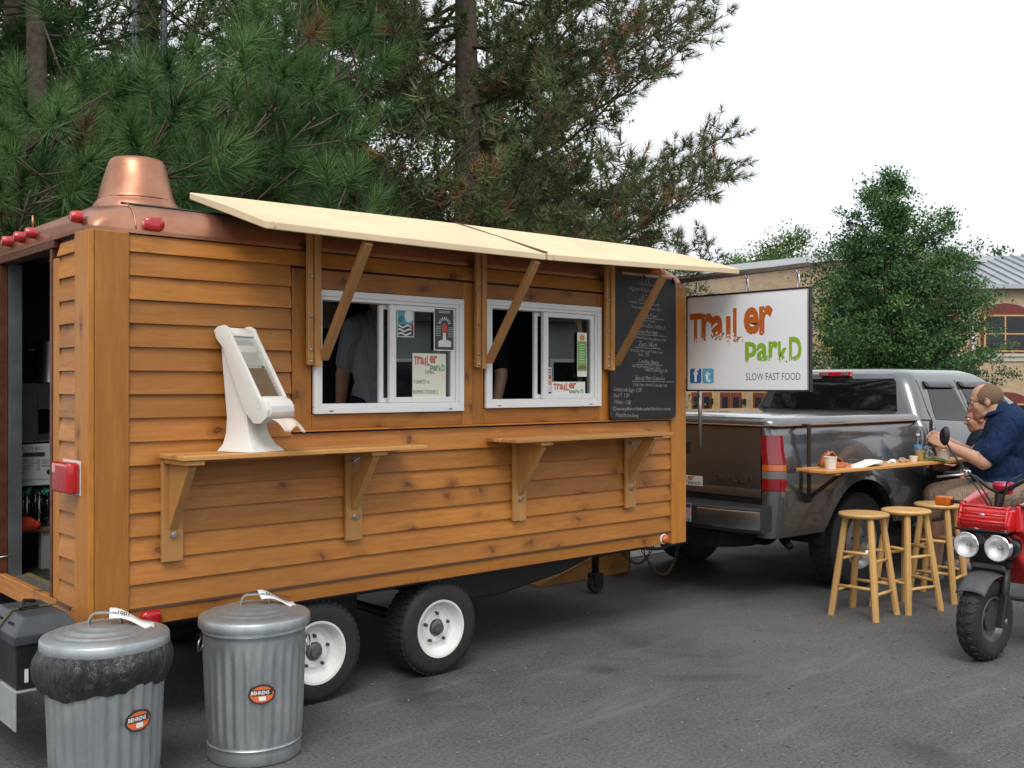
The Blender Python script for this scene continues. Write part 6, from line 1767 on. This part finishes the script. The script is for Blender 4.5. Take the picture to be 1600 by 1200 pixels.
def scatter(tmpl, pos, dirs, scale, cols, r, jitter=.22):
    """place templates (list of (m,3,3)) at pos along dirs"""
    out = []; tc_ = []
    B = basis(dirs); which = r.integers(0, len(tmpl), len(pos))
    for k, t in enumerate(tmpl):
        s = which == k
        if not s.any(): continue
        th = r.uniform(0, 2*np.pi, s.sum()); c, q = np.cos(th), np.sin(th)
        Rz = np.zeros((s.sum(), 3, 3)); Rz[:, 0, 0] = c; Rz[:, 0, 1] = -q; Rz[:, 1, 0] = q; Rz[:, 1, 1] = c; Rz[:, 2, 2] = 1
        M_ = B[s] @ Rz
        P_ = np.einsum('nij,mkj->nmki', M_, t)*scale[s][:, None, None, None] + pos[s][:, None, None, :]
        out.append(P_.reshape(-1, 3, 3))
        cc = np.repeat(cols[s], len(t), axis=0)*(1+r.normal(0, jitter, (len(t)*s.sum(), 1)))
        tc_.append(np.clip(cc, .003, 1))
    return np.concatenate(out), np.concatenate(tc_)
def pick_cols(palette, weights, n, r, var=.18):
    p = np.array(palette)[r.choice(len(palette), n, p=np.array(weights)/sum(weights))]
    return p*(1+r.normal(0, var, (n, 1)))
BARK = mat('pine_bark', (.115,.088,.068), .95, 0, .45, 14, .6)
BARK2 = mat('grey_bark', (.13,.11,.09), .95, 0, .35, 14, .5)

def pine(label, loc, H, trunk_r, zlo, reach, nbr, seed, tuft, palette, weights, per, tw, yaw=(0, 6.283), top=None, name='pine_tree', up=.25, lift=.35, group='pines behind the trailer', dens=2.0, skip=None):
    r = np.random.default_rng(seed)
    o = thing(name, label, 'tree', loc, 0, group)
    z = np.linspace(0, H, 9)
    MB().tube([(.10*math.sin(q*.5)*.6, .08*math.cos(q*.4)-.08, q) for q in z], [trunk_r*(1-.8*q/H)+.02 for q in z], 14).build('trunk', BARK, o, 0)
    limbs = MB(); pos = []; dirs = []
    zt = top or H
    for b in range(nbr):
        h = zlo+(zt-zlo)*(b+r.uniform(0,1))/nbr; a = r.uniform(*yaw)
        L = reach(h)*r.uniform(.72, 1.08)
        if L < .3 or (skip and skip(h, a)): continue
        d = np.array([math.cos(a), math.sin(a), up+r.normal(0,.10)])
        n = 7; P_ = []
        for k in range(n):
            t_ = k/(n-1); p = np.array([0,0,h])+d*np.array([L*t_,L*t_,L*t_]) + np.array([0,0,lift*L*(t_**2.2)*.5-.10*L*math.sin(math.pi*t_)])
            p += r.normal(0,.03*L*t_*.3,3); P_.append(p)
        r0 = min(trunk_r*.3, .010+.0062*L)
        limbs.tube(P_, [r0*(1-.78*k/(n-1)) for k in range(n)], 6)
        # side shoots carrying the tufts
        m_ = max(3, int(per*L))
        for s in range(m_):
            t_ = .18+.82*((s+r.uniform(0,1))/m_)
            i = min(n-2, int(t_*(n-1))); f = t_*(n-1)-i; p = P_[i]*(1-f)+P_[i+1]*f
            ax = unit((P_[i+1]-P_[i])[None])[0]
            sd_ = unit((r.normal(size=3)*np.array([1,1,.55]))[None])[0]
            sd_ = unit((sd_-ax*sd_.dot(ax)+ax*r.uniform(.3,1.0)+np.array([0,0,.28]))[None])[0]
            ls = (.22+.20*L*(1-t_*.75))*r.uniform(.5,1.15)*tw
            q = p+sd_*ls
            if ls > .12: limbs.tube([p, (p+q)/2+np.array([0,0,-.02*ls]), q], [.010*tw,.007*tw,.004*tw], 4)
            kk = max(1, int(ls/tuft*dens))
            for j in range(kk):
                u = (j+1)/kk if j < kk-1 else 1.0
                pp = p+sd_*ls*u + r.normal(0, tuft*.35*(1 if j < kk-1 else .1), 3)
                dd = sd_+r.normal(0,.45 if j < kk-1 else .15,3)+np.array([0,0,.30])
                pos.append(pp); dirs.append(dd)
    limbs.build('branches', BARK, o, 0)
    return o, np.array(pos), np.array(dirs), r
def finish(o, pos, dirs, r, tuft, n_needles, palette, weights, spread=(85,22), width=.003, name='needles'):
    T_ = [tuft_template(n_needles, tuft*.62, tuft*.45, spread[0], spread[1], width, r) for _ in range(5)]
    V, c = scatter(T_, pos, dirs, r.uniform(.75, 1.15, len(pos)), pick_cols(palette, weights, len(pos), r), r)
    me = tri_mesh(name, V, c, NEEDLE)
    ob = link(name, me, o); ob['kind'] = 'stuff'
    return ob
# near pine: heavy branches reaching over the trailer roof, tufts as wide as a hand-span
GREEN_N = [(.058,.130,.036),(.080,.165,.046),(.112,.205,.060),(.22,.14,.06)]
o, P_, D_, r_ = pine('near pine with big dark green needle tufts over the trailer roof', (1.05,6.25,0), 11, .20, 1.9, lambda h: 3.95, 84, 5, .36, None, None, 9.5, 1.1, (R(-150),R(70)), 3.7, 'pine_tree', .20, .30, dens=1.3, skip=lambda h, a: a < R(-68) and h > 2.6)
finish(o, P_, D_, r_, .40, 150, GREEN_N, [3,5,4,.25], (76,10), .0105)
# tall pine behind, trunk in plain view
GREEN_F = [(.085,.125,.048),(.115,.155,.056),(.145,.175,.068),(.27,.15,.065),(.18,.15,.07)]
def reach2(h): return float(np.interp(h, [1.5,3.2,4.5,6.0,8.0,11.0,15.0], [3.8,5.0,5.2,4.3,3.9,2.7,.3]))
o, P_, D_, r_ = pine('tall pine with bare trunk showing and browning needle clumps', (8.39,7.85,0), 15, .24, 1.6, reach2, 120, 21, .20, None, None, 9.5, .95, (0,6.283), 14.5, 'pine_tree', .06, .38, dens=1.9)
finish(o, P_, D_, r_, .27, 40, GREEN_F, [5,5,3,.9,1.3], (84,14), .020)
o2, P2, D2, r2 = pine('dark pine just left of the tall trunk behind the trailer roof', (5.55,7.75,0), 14, .20, 1.2, lambda h: float(np.interp(h,[0,3,8,14],[2.9,3.2,2.8,.4])), 95, 33, .24, None, None, 5.0, 1.0, (0,6.283), 13.5, 'pine_tree', .12, .4, dens=1.3)
finish(o2, P2, D2, r2, .31, 26, GREEN_F, [6,4,2,.8,1], (80,20), .034)
o3, P3, D3, r3 = pine('shaded bushy pine at far left behind the utility pole', (3.19,12.47,0), 14, .22, .8, lambda h: float(np.interp(h,[0,3,7,12],[4.2,4.6,4.0,.6])), 130, 44, .24, None, None, 5.0, 1.0, (0,6.283), 11.5, 'pine_tree', .12, .4, dens=1.3)
finish(o3, P3, D3, r3, .31, 28, GREEN_N, [6,3,1,.3], (80,20), .030)
o5, P5, D5, r5 = pine('slim dark pine between the near pine and the pole', (2.0,7.6,0), 11, .14, 2.5, lambda h: 1.35, 120, 51, .24, None, None, 11.0, .8, (0,6.283), 10.5, 'pine_tree', .15, .4, dens=2.2)
finish(o5, P5, D5, r5, .30, 34, GREEN_N, [6,3,1,.2], (80,16), .020)

def broadleaf(label, loc, H, crown, ncl, seed, palette, weights, leaf, per, trunk_r, name='leafy_tree', group='leafy trees in the distance', zlo=1.0, bark=None, clump=.24):
    """crown(z)->radius; leaf clusters spread through the volume, denser outside"""
    r = np.random.default_rng(seed); o = thing(name, label, 'tree', loc, 0, group)
    MB().tube([(0,0,0),(.05,.02,H*.3),(0,-.04,H*.6),(.02,.0,H*.9)], [trunk_r,trunk_r*.8,trunk_r*.45,.02], 12).build('trunk', bark or BARK2, o, 0)
    L = MB(); C_ = []
    nb = max(30, ncl//9)
    zz_ = np.linspace(zlo, H, 200); wz = np.array([max(.05, crown(q))**1.5 for q in zz_]); cz = np.cumsum(wz)/wz.sum()
    for i in range(nb):
        z = float(np.interp((i+r.uniform(0,1))/nb, cz, zz_)); a = r.uniform(0,6.283)
        lob = 1+.08*math.sin(3*a+z*1.7)+.07*math.sin(5*a-z*2.3)
        rad = max(.12, crown(min(z, H*.985))*lob*r.uniform(.74,1.10))
        z0 = max(.3, z-rad*r.uniform(.55,1.05))
        tip = np.array([rad*math.cos(a), rad*math.sin(a), z+rad*.10]); st_ = np.array([0,0,z0])
        mid = (st_+tip)/2+np.array([0,0,.10*rad])+r.normal(0,.06*rad,3)
        L.tube([st_, mid, tip], [.010+.010*rad,.008+.004*rad,.003], 4)
        for j in range(9):
            t_ = .22+.82*(j+r.uniform(0,1))/9
            p0 = st_*(1-t_)**2+2*mid*t_*(1-t_)+tip*t_*t_
            C_.append(p0+r.normal(0,1,3)*np.array([.22,.22,.13])*rad*(1.15-.6*t_)+r.normal(0,.03,3))
    L.build('branches', bark or BARK2, o, 0)
    ncl = len(C_)
    C_ = np.array(C_); n = ncl*per; idx = np.repeat(np.arange(ncl), per)
    p = C_[idx]+r.normal(0,1,(n,3))*np.array([1,1,.62])*clump*r.uniform(.6,1.25,ncl)[idx][:,None]
    d = unit(r.normal(size=(n,3))+np.array([0,0,.15])); w = unit(np.cross(d, r.normal(size=(n,3))+np.array([0,0,1.5])))
    ln = leaf*r.uniform(.7,1.25,n)[:,None]
    A_ = p-w*ln*.28+d*ln*.45; B_ = p+w*ln*.28+d*ln*.45
    V = np.concatenate([np.stack([p,A_,p+d*ln],1), np.stack([p,p+d*ln,B_],1)])
    cl = pick_cols(palette, weights, ncl, r, .16)[idx]*(1+r.normal(0,.2,(n,1))); cl = np.clip(cl,.004,1)
    ob = link('leaves', tri_mesh('leaves', V, np.concatenate([cl,cl]), LEAF), o); ob['kind'] = 'stuff'
    return o
GRN = [(.045,.115,.040),(.065,.150,.048),(.090,.180,.056)]
GRN2 = [(.055,.130,.042),(.080,.170,.055),(.115,.215,.070)]
YGR = [(.10,.16,.04),(.13,.19,.05),(.08,.13,.035)]
def crown_main(z): return float(np.interp(z, [.8,1.6,2.8,4.2,4.9,5.6,6.2,6.95], [1.4,1.82,1.92,1.80,1.38,1.02,.66,.12]))
broadleaf('dense dark green tree standing between the sign and brick building', (19.0,6.38,-.45), 6.95, crown_main, 2000, 3, GRN2, [4,4,3], .072, 70, .13, 'leafy_tree', 'leafy trees', .9, None, .125)
for i, (px_, dpt, H, lab) in enumerate([(1225,62,11.6,'pale green far tree above the brick wing roof'),(1300,75,11.0,'small hazy far tree at the end of the wing roof'),(1160,70,11.5,'far tree half hidden by the tall pine tips')]):
    x = -1.639+dpt*(.664+(px_-800)/1611*.748); y = -4.641+dpt*(.748-(px_-800)/1611*.664)
    broadleaf(lab, (x,y,-.95), H, lambda z, H=H: float(np.interp(z,[2,H*.5,H*.8,H],[2.8,5.0,3.8,.8])), 500, 60+i, YGR, [3,3,3], .20, 110, .25, 'leafy_tree', 'leafy trees', 2, None, .5)
for i, (px_, dpt, H, lab) in enumerate([(760,27,13,'yellow green tree showing through the tall pine'),(430,24,12,'yellow green tree behind the near pine tufts'),(950,40,8,'low green tree behind the awnings'),(120,20,10,'leafy tree deep in the shade at far left'),(600,34,10,'leafy tree low behind the trailer roof')]):
    x = -1.639+dpt*(.664+(px_-800)/1611*.748); y = -4.641+dpt*(.748-(px_-800)/1611*.664)
    broadleaf(lab, (x,y,-.3), H, lambda z, H=H: float(np.interp(z,[.5,H*.4,H*.75,H],([2.6,3.6,2.6,.4] if H > 6 else [1.2,1.5,1.2,.3]))), 450, 80+i, YGR if i < 2 else GRN, [3,3,3], .115, 130, .2, 'leafy_tree', 'leafy trees', .8, None, .36)
